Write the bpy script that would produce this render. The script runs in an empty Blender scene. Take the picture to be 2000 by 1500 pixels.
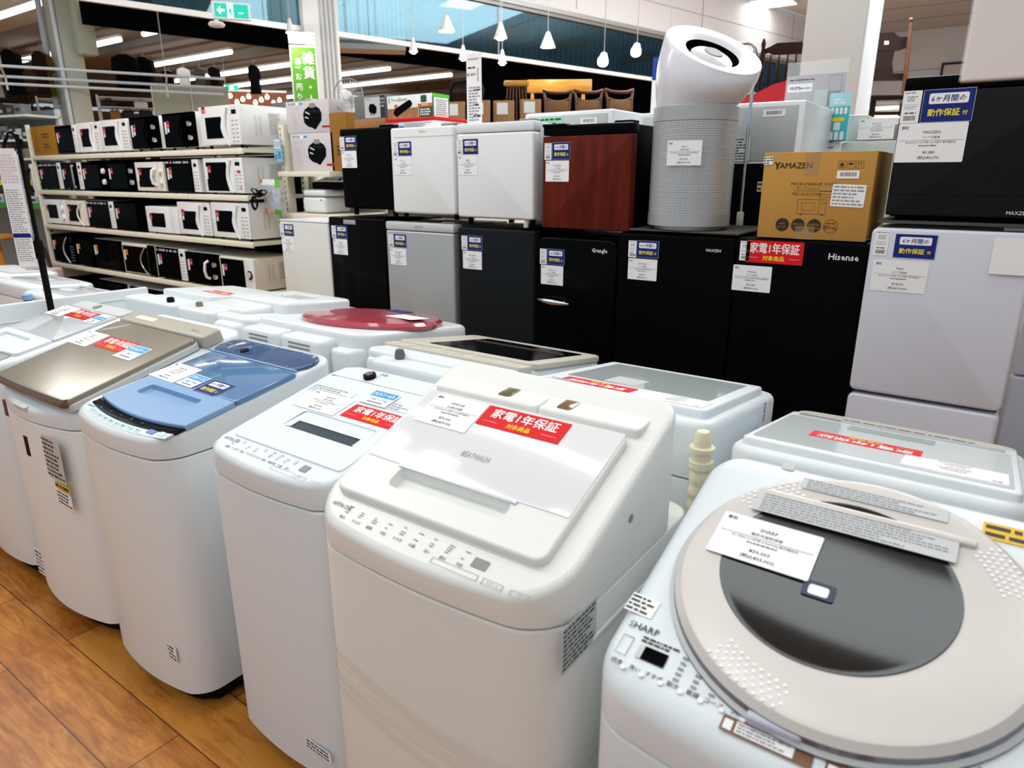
import bpy, bmesh, math, random
from math import sin, cos, pi, radians, atan2, hypot
from mathutils import Matrix, Vector, geometry
random.seed(7)
S = bpy.context.scene
COL = S.collection
V3 = Vector

# ---------------------------------------------------------------- camera
PITCH, YAW, CAMH = radians(16.943), radians(35.6), 1.45
fw = V3((-sin(YAW) * cos(PITCH), cos(YAW) * cos(PITCH), -sin(PITCH)))
rt = V3((cos(YAW), sin(YAW), 0))
up = rt.cross(fw)
cam = bpy.data.cameras.new('camera')
cam.sensor_width = 36.0
cam.lens = 1336.0 / 2000 * 36
cam.clip_start, cam.clip_end = 0.02, 200
cam.dof.use_dof = True
cam.dof.focus_distance = 2.1
cam.dof.aperture_fstop = 4.6
camo = bpy.data.objects.new('camera', cam)
COL.objects.link(camo)
camo.matrix_world = Matrix(((rt.x, up.x, -fw.x, 0), (rt.y, up.y, -fw.y, 0), (rt.z, up.z, -fw.z, CAMH), (0, 0, 0, 1)))
S.camera = camo

# ---------------------------------------------------------------- colour management, world, lights
S.view_settings.view_transform = 'Standard'
S.view_settings.look = 'None'
S.view_settings.gamma = 1.0
S.view_settings.use_curve_mapping = False
S.view_settings.exposure = 0.22
W = bpy.data.worlds.new('world')
S.world = W
W.use_nodes = True
W.node_tree.nodes['Background'].inputs[0].default_value = (0.72, 0.87, 1.0, 1)
W.node_tree.nodes['Background'].inputs[1].default_value = 0.46


def area(name, loc, sx, sy, power, color=(1, 1, 1), rot=(0, 0, 0)):
    l = bpy.data.lights.new(name, 'AREA')
    l.shape = 'RECTANGLE'
    l.size, l.size_y, l.energy, l.color = sx, sy, power, color
    o = bpy.data.objects.new(name, l)
    COL.objects.link(o)
    o.location, o.rotation_euler = loc, rot
    return o


for k, (y, p) in enumerate(((-3.4, 38), (-1.9, 36), (-.5, 30), (.9, 32), (2.3, 34))):
    area('ceiling_light_row', (-1.6, y, 4.22), 8.0, .30, p, (.90, .97, 1.0))
area('ceiling_light_left', (-6.0, 1.2, 4.0), 4.0, .4, 90, (1.0, 0.99, 0.97))
area('ceiling_light_furniture', (-1.2, 7.5, 4.25), 4.5, 5.0, 420, (.95, 0.98, 1.0))
area('ceiling_fill_furniture', (-1.2, 9.0, 3.3), 4.0, 6.0, 170, (.95, .98, 1.0), (pi, 0, 0))  # added upward fill that whitens the ceiling, no fixture stands here
area('ceiling_light_clothes', (-11.5, 8.0, 3.2), 7.0, 6.0, 150, (1.0, 0.97, 0.94))

# ---------------------------------------------------------------- materials
def sr(r, g=None, b=None):
    if g is None:
        g = b = r
    f = lambda c: (c / 255 / 12.92 if c / 255 <= 0.04045 else ((c / 255 + 0.055) / 1.055) ** 2.4)
    return (f(r), f(g), f(b), 1)


MATS = {}


def mat(name, col, rough=0.45, metal=0.0, spec=0.5, emit=0.0, alpha=1.0, trans=0.0, coat=0.0, bump=None, var=0.0):
    if name in MATS:
        return MATS[name]
    m = bpy.data.materials.new(name)
    m.use_nodes = True
    nt = m.node_tree
    b = nt.nodes['Principled BSDF']
    b.inputs['Base Color'].default_value = col
    b.inputs['Roughness'].default_value = rough
    b.inputs['Metallic'].default_value = metal
    b.inputs['Specular IOR Level'].default_value = spec
    b.inputs['Transmission Weight'].default_value = trans
    b.inputs['Alpha'].default_value = alpha
    b.inputs['Coat Weight'].default_value = coat
    if emit:
        b.inputs['Emission Color'].default_value = col
        b.inputs['Emission Strength'].default_value = emit
    tc = nt.nodes.new('ShaderNodeTexCoord')
    nz = nt.nodes.new('ShaderNodeTexNoise')
    nz.inputs['Scale'].default_value = (bump or (60, 0))[0]
    nz.inputs['Detail'].default_value = 3
    nt.links.new(tc.outputs['Object'], nz.inputs['Vector'])
    if bump:
        bp = nt.nodes.new('ShaderNodeBump')
        bp.inputs['Strength'].default_value = bump[1]
        bp.inputs['Distance'].default_value = bump[2] if len(bump) > 2 else 0.002
        nt.links.new(nz.outputs['Fac'], bp.inputs['Height'])
        nt.links.new(bp.outputs['Normal'], b.inputs['Normal'])
    if var:
        mx = nt.nodes.new('ShaderNodeMix')
        mx.data_type = 'RGBA'
        mx.inputs[6].default_value = [c * (1 - var) for c in col[:3]] + [1]
        mx.inputs[7].default_value = [min(1, c * (1 + var)) for c in col[:3]] + [1]
        nt.links.new(nz.outputs['Fac'], mx.inputs[0])
        nt.links.new(mx.outputs[2], b.inputs['Base Color'])
    MATS[name] = m
    return m


def wood(name, c0, c1, scale=(3, 40, 40), rough=0.4, spec=0.4):
    if name in MATS:
        return MATS[name]
    m = mat(name, c0, rough, spec=spec)
    nt = m.node_tree
    b = nt.nodes['Principled BSDF']
    tc = nt.nodes['Texture Coordinate']
    mp = nt.nodes.new('ShaderNodeMapping')
    mp.inputs['Scale'].default_value = scale
    nt.links.new(tc.outputs['Object'], mp.inputs[0])
    nz = nt.nodes['Noise Texture']
    nz.inputs['Scale'].default_value = 1
    nz.inputs['Detail'].default_value = 6
    nz.inputs['Roughness'].default_value = .65
    nz.inputs['Distortion'].default_value = .6
    nt.links.new(mp.outputs[0], nz.inputs['Vector'])
    cr = nt.nodes.new('ShaderNodeValToRGB')
    cr.color_ramp.elements[0].position, cr.color_ramp.elements[1].position = .32, .68
    cr.color_ramp.elements[0].color, cr.color_ramp.elements[1].color = c0, c1
    nt.links.new(nz.outputs['Fac'], cr.inputs[0])
    nt.links.new(cr.outputs[0], b.inputs['Base Color'])
    return m


WH = mat('white_enamel', sr(226, 232, 234), 0.32, coat=0.15)
WH2 = mat('white_plastic', sr(234, 235, 234), 0.42)
WARM = mat('warm_white_plastic', sr(230, 232, 228), 0.38)
COOL = mat('cool_white_plastic', sr(222, 231, 235), 0.36)
IVORY = mat('ivory_plastic', sr(228, 224, 210), 0.45)
CREAM = mat('cream_steel', sr(232, 226, 204), 0.5)
SEAM = mat('seam_grey', sr(120, 124, 124), 0.7)
BLK = mat('black_enamel', sr(4, 4, 5), 0.45, spec=0.04)
GLOSS = mat('gloss_black', sr(4, 4, 5), 0.12, spec=0.06)
DARK = mat('dark_plastic', sr(18, 18, 19), 0.55, spec=0.1)
CHAR = mat('charcoal_steel', sr(24, 28, 31), 0.5, metal=0.0, spec=0.08, bump=(300, .15))
RUB = mat('black_rubber', sr(16, 15, 15), 0.8, spec=0.1)
SILV = mat('silver_paint', sr(178, 180, 180), 0.38, metal=0.35)
CHROME = mat('chrome', sr(210, 212, 214), 0.12, metal=1.0)
GREY = mat('grey_plastic', sr(140, 142, 138), 0.5)
LGREY = mat('light_grey_plastic', sr(198, 202, 202), 0.45)
BEIGE = mat('beige_plastic', sr(196, 192, 178), 0.4)
PAPER = mat('white_paper', sr(244, 244, 244), 0.7, spec=0.2)
RED = mat('red_card', sr(222, 14, 22), 0.55, spec=0.25)
NAVY = mat('navy_card', sr(13, 36, 118), 0.5, spec=0.25)
SKYB = mat('sky_blue_card', sr(40, 160, 220), 0.5)
PINK = mat('pink_card', sr(214, 72, 104), 0.6)
ORNG = mat('orange_card', sr(238, 150, 24), 0.6)
YEL = mat('yellow_print', sr(250, 224, 30), 0.6)
INK = mat('grey_ink', sr(60, 62, 66), 0.7)
INKL = mat('light_ink', sr(150, 152, 156), 0.7)
INKB = mat('black_ink', sr(24, 24, 24), 0.7)
INKW = mat('white_ink', sr(240, 240, 240), 0.6)
CARD = mat('cardboard', sr(190, 142, 72), 0.8, spec=0.1, bump=(120, .15), var=.06)
CARDD = mat('brown_cardboard', sr(150, 106, 48), 0.85, spec=0.1, var=.08)
TAPE = mat('clear_tape', sr(226, 196, 150), 0.12, coat=.5, alpha=.22)
LAMP = mat('lamp_glow', (1, 0.99, 0.96, 1), emit=9.0)
BULB = mat('bulb_glow', (1, 0.97, 0.92, 1), emit=14.0)
WARMB = mat('warm_bulb_glow', (1, 0.72, 0.45, 1), emit=7.0)
GLASSD = mat('dark_window_glass', sr(10, 16, 17), 0.06, spec=0.4)
WOODR = wood('red_wood_veneer', sr(72, 20, 9), sr(104, 33, 14), (28, 2, 3), .5, .12)
OAK = wood('honey_oak', sr(176, 116, 34), sr(206, 148, 52), (3, 30, 30), .4)
WALN = wood('walnut', sr(24, 11, 7), sr(40, 19, 12), (4, 30, 30), .45, .1)
CHESN = wood('chestnut_wood', sr(74, 40, 18), sr(108, 62, 30), (4, 30, 30), .4)
TAN = wood('tan_board', sr(148, 104, 60), sr(184, 138, 88), (30, 4, 4), .6)
BRUSH = wood('brushed_black', sr(20, 20, 22), sr(30, 29, 30), (2, 60, 240), .5, .1)

# ---------------------------------------------------------------- geometry builder
_txt = {}


def text2d(s):
    k = s
    if k not in _txt:
        cu = bpy.data.curves.new('t', 'FONT')
        cu.body, cu.size, cu.align_x, cu.align_y, cu.resolution_u, _ = s, 1, 'CENTER', 'CENTER', 1, 0
        o = bpy.data.objects.new('t', cu)
        me = bpy.data.meshes.new_from_object(o)
        _txt[k] = ([(v.co.x, v.co.y) for v in me.vertices], [tuple(p.vertices) for p in me.polygons])
        bpy.data.objects.remove(o)
        bpy.data.curves.remove(cu)
        bpy.data.meshes.remove(me)
    return _txt[k]


def rrect(x0, x1, y0, y1, r, n=5, bulge=0.0, rf=None):
    """Rounded rectangle, counter-clockwise; the y0 side bows out by bulge; rf is the radius of the two y0 corners."""
    rf = r if rf is None else rf
    out = []
    for cx, cy, a, q in ((x1 - r, y1 - r, 0, r), (x0 + r, y1 - r, 90, r), (x0 + rf, y0 + rf, 180, rf), (x1 - rf, y0 + rf, 270, rf)):
        for i in range(n + 1):
            t = radians(a + 90 * i / n)
            out.append((cx + q * cos(t), cy + q * sin(t)))
        if a == 180 and bulge:
            for i in range(1, 12):
                out.append((x0 + rf + (x1 - x0 - 2 * rf) * i / 12, y0))
    if bulge:
        m, h = (x0 + x1) / 2, (x1 - x0) / 2
        ym = (y0 + y1) / 2
        out = [(x, y - bulge * (1 - ((x - m) / h) ** 2) * min(1, max(0, (ym - y) / (ym - y0)) * 1.0)) if y < ym else (x, y) for x, y in out]
    return out


def inset(poly, d):
    n = len(poly)
    out = []
    for i in range(n):
        p0, p, p1 = V3(poly[i - 1]), V3(poly[i]), V3(poly[(i + 1) % n])
        a, b = (p - p0), (p1 - p)
        if a.length < 1e-9:
            a = b
        if b.length < 1e-9:
            b = a
        na, nb = V3((-a.y, a.x)).normalized(), V3((-b.y, b.x)).normalized()
        m = na + nb
        m = m / max(0.3, m.length_squared) * 2 if m.length > 1e-6 else na
        out.append((p.x + m.x * d, p.y + m.y * d))
    return out


def band(x0, x1, yf, yr, b, n=16):
    """Strip whose front and rear edges bow forward by b."""
    u = [2 * i / n - 1 for i in range(n + 1)]
    m, h = (x0 + x1) / 2, (x1 - x0) / 2
    return [(m + h * q, yf - b * (1 - q * q)) for q in u] + [(m + h * q, yr - b * (1 - q * q)) for q in reversed(u)]


class G:
    def __init__(s, T=None):
        s.v, s.f, s.m, s.mats, s.flat = [], [], [], [], set()
        s.T = T or Matrix()

    def mi(s, m):
        if m not in s.mats:
            s.mats.append(m)
        return s.mats.index(m)

    def add(s, vs, fs, m, flat=()):
        o, k = len(s.v), s.mi(m)
        if flat is True or len(fs) == 1:
            flat = range(len(fs))
        s.flat.update(len(s.f) + i for i in flat)
        s.v += [s.T @ V3(v) for v in vs]
        s.f += [tuple(i + o for i in f) for f in fs]
        s.m += [k] * len(fs)

    def quad(s, p, m):
        s.add(p, [tuple(range(len(p)))], m)

    def box(s, a, b, m, bev=0.0, seg=2):
        x0, y0, z0 = a
        x1, y1, z1 = b
        if bev <= 0:
            s.add([(x0, y0, z0), (x1, y0, z0), (x1, y1, z0), (x0, y1, z0), (x0, y0, z1), (x1, y0, z1), (x1, y1, z1), (x0, y1, z1)],
                  [(3, 2, 1, 0), (4, 5, 6, 7), (0, 1, 5, 4), (1, 2, 6, 5), (2, 3, 7, 6), (3, 0, 4, 7)], m)
            return
        bm = bmesh.new()
        bmesh.ops.create_cube(bm, size=1)
        for v in bm.verts:
            v.co = V3(((x0 + x1) / 2 + v.co.x * (x1 - x0), (y0 + y1) / 2 + v.co.y * (y1 - y0), (z0 + z1) / 2 + v.co.z * (z1 - z0)))
        bev = min(bev, 0.49 * min(abs(x1 - x0), abs(y1 - y0), abs(z1 - z0)))
        bmesh.ops.bevel(bm, geom=bm.edges[:], offset=bev, segments=seg, profile=0.5, affect='EDGES')
        bm.verts.index_update()
        bm.normal_update()
        s.add([v.co.copy() for v in bm.verts], [tuple(v.index for v in f.verts) for f in bm.faces], m, [i for i, f in enumerate(bm.faces) if max(abs(c) for c in f.normal) > .999])
        bm.free()

    def slab(s, poly, zb, zt, m, bev=0.0, holes=(), seg=3, bottom=True, mtop=None):
        """Solid on a counter-clockwise plan; zb and zt are numbers or functions of (x, y). holes: (poly, depth, material, floor material, taper)."""
        fb = zb if callable(zb) else (lambda x, y: zb)
        ft = zt if callable(zt) else (lambda x, y: zt)
        n = len(poly)
        rings = [[(x, y, fb(x, y)) for x, y in poly]]
        if bev > 0:
            for i in range(seg + 1):
                t = pi / 2 * i / seg
                q = inset(poly, bev * (1 - cos(t)))
                rings.append([(x, y, ft(x, y) - bev * (1 - sin(t))) for x, y in q])
        else:
            rings.append([(x, y, ft(x, y)) for x, y in poly])
        vs = [p for r in rings for p in r]
        fs = []
        for k in range(len(rings) - 1):
            for i in range(n):
                j = (i + 1) % n
                fs.append((k * n + i, k * n + j, (k + 1) * n + j, (k + 1) * n + i))
        if bottom:
            fs.append(tuple(reversed(range(n))))
        top = rings[-1]
        o = (len(rings) - 1) * n
        if not holes and not mtop:
            fs.append(tuple(range(o, o + n)))
        s.add(vs, fs, m, [i for i, f in enumerate(fs) if len(f) == n and n > 4])
        if holes:
            loops = [[V3((p[0], p[1], 0)) for p in top]] + [[V3((x, y, 0)) for x, y in h[0]] for h in holes]
            flat = [p for l in loops for p in l]
            tri = geometry.tessellate_polygon(loops)
            tv = [(p.x, p.y, ft(p.x, p.y)) for p in flat]
            tf = []
            for t in tri:
                a, b, c = (flat[i] for i in t)
                tf.append(tuple(t) if (b - a).cross(c - a).z > 0 else tuple(reversed(t)))
            s.add(tv, tf, mtop or m, True)
            for h, dep, hm, fm, tap in holes:
                k = len(h)
                q = inset(h, tap)
                hv = [(x, y, ft(x, y)) for x, y in h] + [(x, y, ft(x, y) - dep) for x, y in q]
                s.add(hv, [(i, i + k, (i + 1) % k + k, (i + 1) % k) for i in range(k)], hm)
                s.add([(x, y, ft(x, y) - dep) for x, y in q], [tuple(range(k))], fm)
        elif mtop:
            s.add(top, [tuple(range(n))], mtop)

    def cyl(s, p0, p1, r, m, r1=None, n=16, caps=True):
        p0, p1 = V3(p0), V3(p1)
        r1 = r if r1 is None else r1
        d = (p1 - p0).normalized()
        a = d.orthogonal().normalized()
        b = d.cross(a)
        vs = [p0 + (a * cos(2 * pi * i / n) + b * sin(2 * pi * i / n)) * r for i in range(n)]
        vs += [p1 + (a * cos(2 * pi * i / n) + b * sin(2 * pi * i / n)) * r1 for i in range(n)]
        fs = [(i, (i + 1) % n, (i + 1) % n + n, i + n) for i in range(n)]
        if caps:
            fs += [tuple(reversed(range(n))), tuple(range(n, 2 * n))]
        s.add(vs, fs, m)

    def tube(s, pts, r, m, n=8):
        pts = [V3(p) for p in pts]
        vs, fs = [], []
        a = None
        for i, p in enumerate(pts):
            d = (pts[min(i + 1, len(pts) - 1)] - pts[max(i - 1, 0)]).normalized()
            a = d.orthogonal().normalized() if a is None else (a - d * a.dot(d)).normalized()
            b = d.cross(a)
            rr = r[i] if isinstance(r, (list, tuple)) else r
            vs += [p + (a * cos(2 * pi * k / n) + b * sin(2 * pi * k / n)) * rr for k in range(n)]
        for i in range(len(pts) - 1):
            for k in range(n):
                fs.append((i * n + k, i * n + (k + 1) % n, (i + 1) * n + (k + 1) % n, (i + 1) * n + k))
        L = (len(pts) - 1) * n
        fs += [tuple(reversed(range(n))), tuple(range(L, L + n))]
        s.add(vs, fs, m)

    def lathe(s, prof, m, n=32, c=(0, 0, 0)):
        """prof: list of (radius, z) from bottom to top, turned about the z axis at c."""
        k = len(prof)
        vs = [(c[0] + r * cos(2 * pi * i / n), c[1] + r * sin(2 * pi * i / n), c[2] + z) for i in range(n) for r, z in prof]
        fs = []
        for i in range(n):
            j = (i + 1) % n
            for q in range(k - 1):
                fs.append((i * k + q, j * k + q, j * k + q + 1, i * k + q + 1))
        s.add(vs, fs, m)

    def prism(s, poly, h0, h1, m, M=None):
        """Extrude a plane polygon (x, y) from h0 to h1 along z, placed by M."""
        T = s.T
        if M is not None:
            s.T = T @ M
        n = len(poly)
        s.add([(x, y, h0) for x, y in poly] + [(x, y, h1) for x, y in poly],
              [tuple(reversed(range(n))), tuple(range(n, 2 * n))] + [(i, (i + 1) % n, (i + 1) % n + n, i + n) for i in range(n)], m)
        s.T = T

    def text(s, t, size, m, x, y, z=0.0006, bold=0.0, rot=0.0, squash=1.0, wmax=None):
        if bold:
            d = bold * size * .9
            for i, (a, b) in enumerate(((d, 0), (-d, 0), (0, d), (0, -d))):
                s.text(t, size, m, x + a, y + b, z + i * .00003, 0, rot, squash, wmax)
            return
        vs, fs = text2d(t)
        if wmax and vs:
            w = (max(v[0] for v in vs) - min(v[0] for v in vs)) * size * squash
            if w > wmax:
                squash *= wmax / w
        c, q = cos(rot), sin(rot)
        s.add([(x + (a * squash * c - b * q) * size, y + (a * squash * q + b * c) * size, z) for a, b in vs], fs, m)

    def rect(s, x0, x1, y0, y1, m, z=0.0005):
        s.add([(x0, y0, z), (x1, y0, z), (x1, y1, z), (x0, y1, z)], [(0, 1, 2, 3)], m)

    def frame2(s, x0, x1, y0, y1, t, m, z=0.0006):
        for a in ((x0, x1, y0, y0 + t), (x0, x1, y1 - t, y1), (x0, x0 + t, y0, y1), (x1 - t, x1, y0, y1)):
            s.rect(*a, m, z)

    def lines(s, x0, x1, y0, y1, n, m, rnd, z=0.0006, h=0.55, gap=0.3):
        """Rows of small print: short dashes like words."""
        dy = (y1 - y0) / n
        for i in range(n):
            y = y1 - (i + .5) * dy
            x = x0
            end = x1 - rnd.random() * (x1 - x0) * .35
            while x < end:
                w = (0.4 + rnd.random() * 1.6) * dy
                s.rect(x, min(x + w, x1), y - dy * h / 2, y + dy * h / 2, m, z)
                x += w + dy * gap

    def mesh(s, name):
        me = bpy.data.meshes.new(name)
        me.from_pydata([tuple(v) for v in s.v], [], s.f)
        for m in s.mats:
            me.materials.append(m)
        me.polygons.foreach_set('material_index', s.m)
        me.polygons.foreach_set('use_smooth', [i not in s.flat for i in range(len(s.f))])
        me.update()
        me.set_sharp_from_angle(angle=radians(38))
        return me

    def obj(s, name, parent=None, label=None):
        return put(name, s.mesh(name), parent, None, label)


def put(name, me, parent=None, M=None, label=None):
    o = bpy.data.objects.new(name, me)
    COL.objects.link(o)
    if parent is not None:
        o.parent = parent
    if M is not None:
        o.matrix_local = M
    if label:
        o['label'] = label
    return o


def tag(o, label, cat, group=None):
    o['label'], o['category'] = label, cat
    if group:
        o['group'] = group
    return o


def thing(name, label, cat, loc=(0, 0, 0), rz=0.0, group=None):
    o = bpy.data.objects.new(name, None)
    o.empty_display_size = .1
    COL.objects.link(o)
    o.location, o.rotation_euler = loc, (0, 0, rz)
    return tag(o, label, cat, group)


def struct(name, g, label=None):
    o = g.obj(name)
    o['kind'] = 'structure'
    if label:
        o['label'] = label
    return o


def copy_tree(o, parent=None):
    c = o.copy()
    COL.objects.link(c)
    if parent is not None:
        c.parent = parent
    for ch in list(o.children):
        copy_tree(ch, c)
    return c


def frame_m(o, x, y):
    """Matrix of a plane: origin o, in-plane axes x and y (made orthonormal), normal z."""
    x = V3(x).normalized()
    y = V3(y)
    y = (y - x * y.dot(x)).normalized()
    z = x.cross(y)
    return Matrix(((x.x, y.x, z.x, o[0]), (x.y, y.y, z.y, o[1]), (x.z, y.z, z.z, o[2]), (0, 0, 0, 1)))


def front_m(x, z, y=0.0, rot=0.0):
    """A card on a face that looks towards -y: card x to the right, card y up."""
    return Matrix.Translation((x, y, z)) @ Matrix.Rotation(pi / 2, 4, 'X') @ Matrix.Rotation(rot, 4, 'Z')


# ---------------------------------------------------------------- cards and stickers
CT = 0.0008
_cards = {}


def card_base(w, h, m):
    g = G()
    g.slab(rrect(-w / 2, w / 2, -h / 2, h / 2, min(w, h) * .03, 2), 0, CT, m)
    return g


def card(kind, w, h, *a):
    k = (kind, round(w, 4), round(h, 4)) + a
    if k in _cards:
        return _cards[k]
    z = CT + .0003
    rnd = random.Random(str(k))
    if kind == 'red':
        g = card_base(w, h, RED)
        g.text('家電1年保証', h * .50, INKW, 0, h * .13, z, .02, wmax=w * .86)
        g.text('対象商品', h * .24, YEL, 0, -h * .29, z, .02, wmax=w * .40)
        for x in (-1, 1):
            g.rect(x * w * .36 - w * .09, x * w * .36 + w * .09, -h * .27, -h * .26, INKW, z)
    elif kind == 'blue':
        g = card_base(w, h, NAVY)
        g.frame2(-w / 2, w / 2, -h / 2, h / 2, h * .012, LGREY, z)
        g.slab(rrect(-w * .38, w * .38, h * .06, h * .38, h * .05, 3), CT, z + .0002, PAPER)
        g.text('6ヶ月間の', h * .22, NAVY, 0, h * .205, z + .0006, .015, wmax=w * .66)
        g.text('動作保証', h * .24, YEL, -w * .06, -h * .22, z, .02, wmax=w * .62)
        g.text('付', h * .15, YEL, w * .35, -h * .24, z, .02)
    elif kind == 'sky':
        g = card_base(w, h, PAPER)
        g.rect(-w * .46, w * .46, h * .06, h * .46, SKYB, z)
        g.text(a[0], h * .26, INKW, 0, h * .24, z + .0003, .02, wmax=w * .8)
        g.text(a[1], h * .2, SKYB, 0, -h * .12, z, .01, wmax=w * .7)
        g.rect(-w * .3, w * .3, -h * .36, -h * .31, INK, z)
    elif kind == 'price':
        brand, prod, spec, p1, p2 = a
        g = card_base(w, h, PAPER)
        g.text('買取', h * .085, INK, -w * .40, h * .38, z, .01)
        g.text(brand, h * .10, INK, 0, h * .26, z, .01)
        g.text(prod, h * .075, INK, 0, h * .13, z, 0)
        g.rect(-w * .46, w * .46, h * .055, h * .063, INK, z)
        g.text(spec, h * .06, INK, 0, h * .005, z, 0, wmax=w * .86)
        g.lines(-w * .16, w * .18, -h * .10, -h * .05, 1, INK, rnd, z)
        g.text(p1, h * .105, INKB, 0, -h * .25, z, .008)
        g.text('(税込' + p2 + ')', h * .095, INKB, 0, -h * .385, z, .008)
    elif kind == 'slip':
        g = card_base(w, h, PAPER)
        g.lines(-w * .4, w * .45, h * .40, h * .47, 1, INKL, rnd, z)
        g.lines(-w * .25, w * .3, h * .16, h * .34, 3, INK, rnd, z, .35)
        g.rect(-w * .42, w * .42, h * .07, h * .08, INKL, z)
        g.lines(-w * .35, w * .4, -h * .08, h * .04, 2, INKL, rnd, z, .35)
        g.lines(-w * .3, w * .3, -h * .24, -h * .14, 1, INK, rnd, z, .4)
        x = -w * .32
        while x < w * .3:
            q = w * (.012 + rnd.random() * .03)
            g.rect(x, x + q, -h * .42, -h * .27, INK, z)
            x += q + w * .022
    elif kind == 'pink':
        g = card_base(w, h, PINK)
        g.rect(-w * .42, w * .42, h * .08, h * .40, mat('maroon_print', sr(90, 16, 40), .6), z)
        for q in (-.14, .14):
            g.rect(w * q - w * .02, w * q + w * .02, h * .08, h * .40, PINK, z + .0003)
        g.lines(-w * .36, w * .4, -h * .32, -h * .02, 3, mat('pale_pink', sr(236, 150, 170), .6), rnd, z)
    elif kind == 'orange':
        g = card_base(w, h, ORNG)
        g.lines(-w * .36, w * .4, -h * .4, h * .4, 4, mat('brown_print', sr(120, 62, 8), .6), rnd, z)
    elif kind == 'strip':
        g = card_base(w, h, PAPER)
        g.lines(-w * .3, w * .35, h * .05, h * .4, 4, INKL, rnd, z, .3)
        g.lines(-w * .2, w * .25, -h * .38, -h * .24, 2, INK, rnd, z, .5)
    elif kind == 'notice':
        n, ink, base = a
        g = card_base(w, h, base)
        g.lines(-w * .46, w * .46, -h * .46, h * .46, n, ink, rnd, z, .5)
    elif kind == 'warn':
        g = card_base(w, h, PAPER)
        z2 = z
        g.text('△ 警告', h * .07, INK, 0, h * .44, z2, .01)
        g.lines(-w * .44, w * .46, h * .02, h * .38, 9, INKL, rnd, z2, .45)
        g.text('△ 注意', h * .07, INK, 0, -h * .05, z2, .01)
        g.lines(-w * .44, w * .46, -h * .46, -h * .10, 9, INKL, rnd, z2, .45)
    elif kind == 'barcode':
        g = card_base(w, h, PAPER)
        x = -w * .36
        while x < w * .34:
            q = w * (.012 + rnd.random() * .028)
            g.rect(x, x + q, -h * .22, h * .30, INK, z)
            x += q + w * .025
    _cards[k] = g.mesh(kind)
    return _cards[k]


CNAME = {'red': 'red_warranty_card', 'blue': 'blue_warranty_card', 'sky': 'capacity_card', 'price': 'price_label', 'slip': 'stock_slip',
         'pink': 'pink_sticker', 'orange': 'orange_sticker', 'strip': 'white_strip_label', 'notice': 'printed_notice', 'warn': 'warning_notice', 'barcode': 'barcode_label'}


def stick(parent, M, kind, w, h, *a, label=None):
    return put(CNAME[kind], card(kind, w, h, *a), parent, M, label)
# ================================================================ setting
m = mat('plank_floor', sr(190, 124, 52), .38, spec=.35)
nt = m.node_tree
b = nt.nodes['Principled BSDF']
tc = nt.nodes['Texture Coordinate']
br = nt.nodes.new('ShaderNodeTexBrick')
br.offset, br.offset_frequency, br.squash = .375, 2, 1
mp = nt.nodes.new('ShaderNodeMapping')
mp.inputs['Location'].default_value = (2.28 + .405 + 1.08 * 20 - 0.405, -.524 + .169 * 40, 0)
nt.links.new(tc.outputs['Object'], mp.inputs[0])
nt.links.new(mp.outputs[0], br.inputs['Vector'])
br.inputs['Scale'].default_value = 1
br.inputs['Brick Width'].default_value = 1.08
br.inputs['Row Height'].default_value = .169
br.inputs['Mortar Size'].default_value = .0016
br.inputs['Mortar Smooth'].default_value = .2
br.inputs['Bias'].default_value = 0
br.inputs['Color1'].default_value = (.42, .42, .42, 1)
br.inputs['Color2'].default_value = (.62, .62, .62, 1)
br.inputs['Mortar'].default_value = (0, 0, 0, 1)
m2 = nt.nodes.new('ShaderNodeMapping')
m2.inputs['Scale'].default_value = (5, 38, 1)
nt.links.new(tc.outputs['Object'], m2.inputs[0])
nz = nt.nodes['Noise Texture']
nz.inputs['Scale'].default_value = 1
nz.inputs['Detail'].default_value = 8
nz.inputs['Roughness'].default_value = .7
nz.inputs['Distortion'].default_value = 1.2
nt.links.new(m2.outputs[0], nz.inputs['Vector'])
n2 = nt.nodes.new('ShaderNodeTexNoise')
n2.inputs['Scale'].default_value = 5
n2.inputs['Detail'].default_value = 4
nt.links.new(tc.outputs['Object'], n2.inputs['Vector'])
ad = nt.nodes.new('ShaderNodeMath')
ad.operation = 'MULTIPLY_ADD'
ad.inputs[1].default_value = .55
nt.links.new(n2.outputs['Fac'], ad.inputs[0])
nt.links.new(nz.outputs['Fac'], ad.inputs[2])
a2 = nt.nodes.new('ShaderNodeMath')
a2.operation = 'MULTIPLY_ADD'
a2.inputs[1].default_value = .8
nt.links.new(br.outputs['Color'], a2.inputs[0])
nt.links.new(ad.outputs[0], a2.inputs[2])
cr = nt.nodes.new('ShaderNodeValToRGB')
el = cr.color_ramp.elements
el[0].position, el[0].color = .62, sr(124, 66, 18)
el[1].position, el[1].color = .98, sr(204, 138, 58)
e = el.new(.80)
e.color = sr(168, 100, 32)
sc = nt.nodes.new('ShaderNodeMath')
sc.operation = 'MULTIPLY'
sc.inputs[1].default_value = .74
nt.links.new(a2.outputs[0], sc.inputs[0])
nt.links.new(sc.outputs[0], cr.inputs[0])
mx = nt.nodes.new('ShaderNodeMix')
mx.data_type = 'RGBA'
mx.inputs[7].default_value = sr(58, 34, 14)
nt.links.new(br.outputs['Fac'], mx.inputs[0])
nt.links.new(cr.outputs[0], mx.inputs[6])
nt.links.new(mx.outputs[2], b.inputs['Base Color'])
g = G()
g.box((-30, -6, -.1), (-.45, 32, 0), m)
g.box((-.45, -6, -.1), (12, 2.35, 0), m)
struct('floor', g, 'orange brown wood plank shop floor')
MAR = wood('maroon_planks', sr(48, 20, 22), sr(70, 32, 32), (.8, 9, 1), .4, .2)
g = G()
g.box((-.45, 2.35, -.1), (12, 32, 0), MAR)
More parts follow.
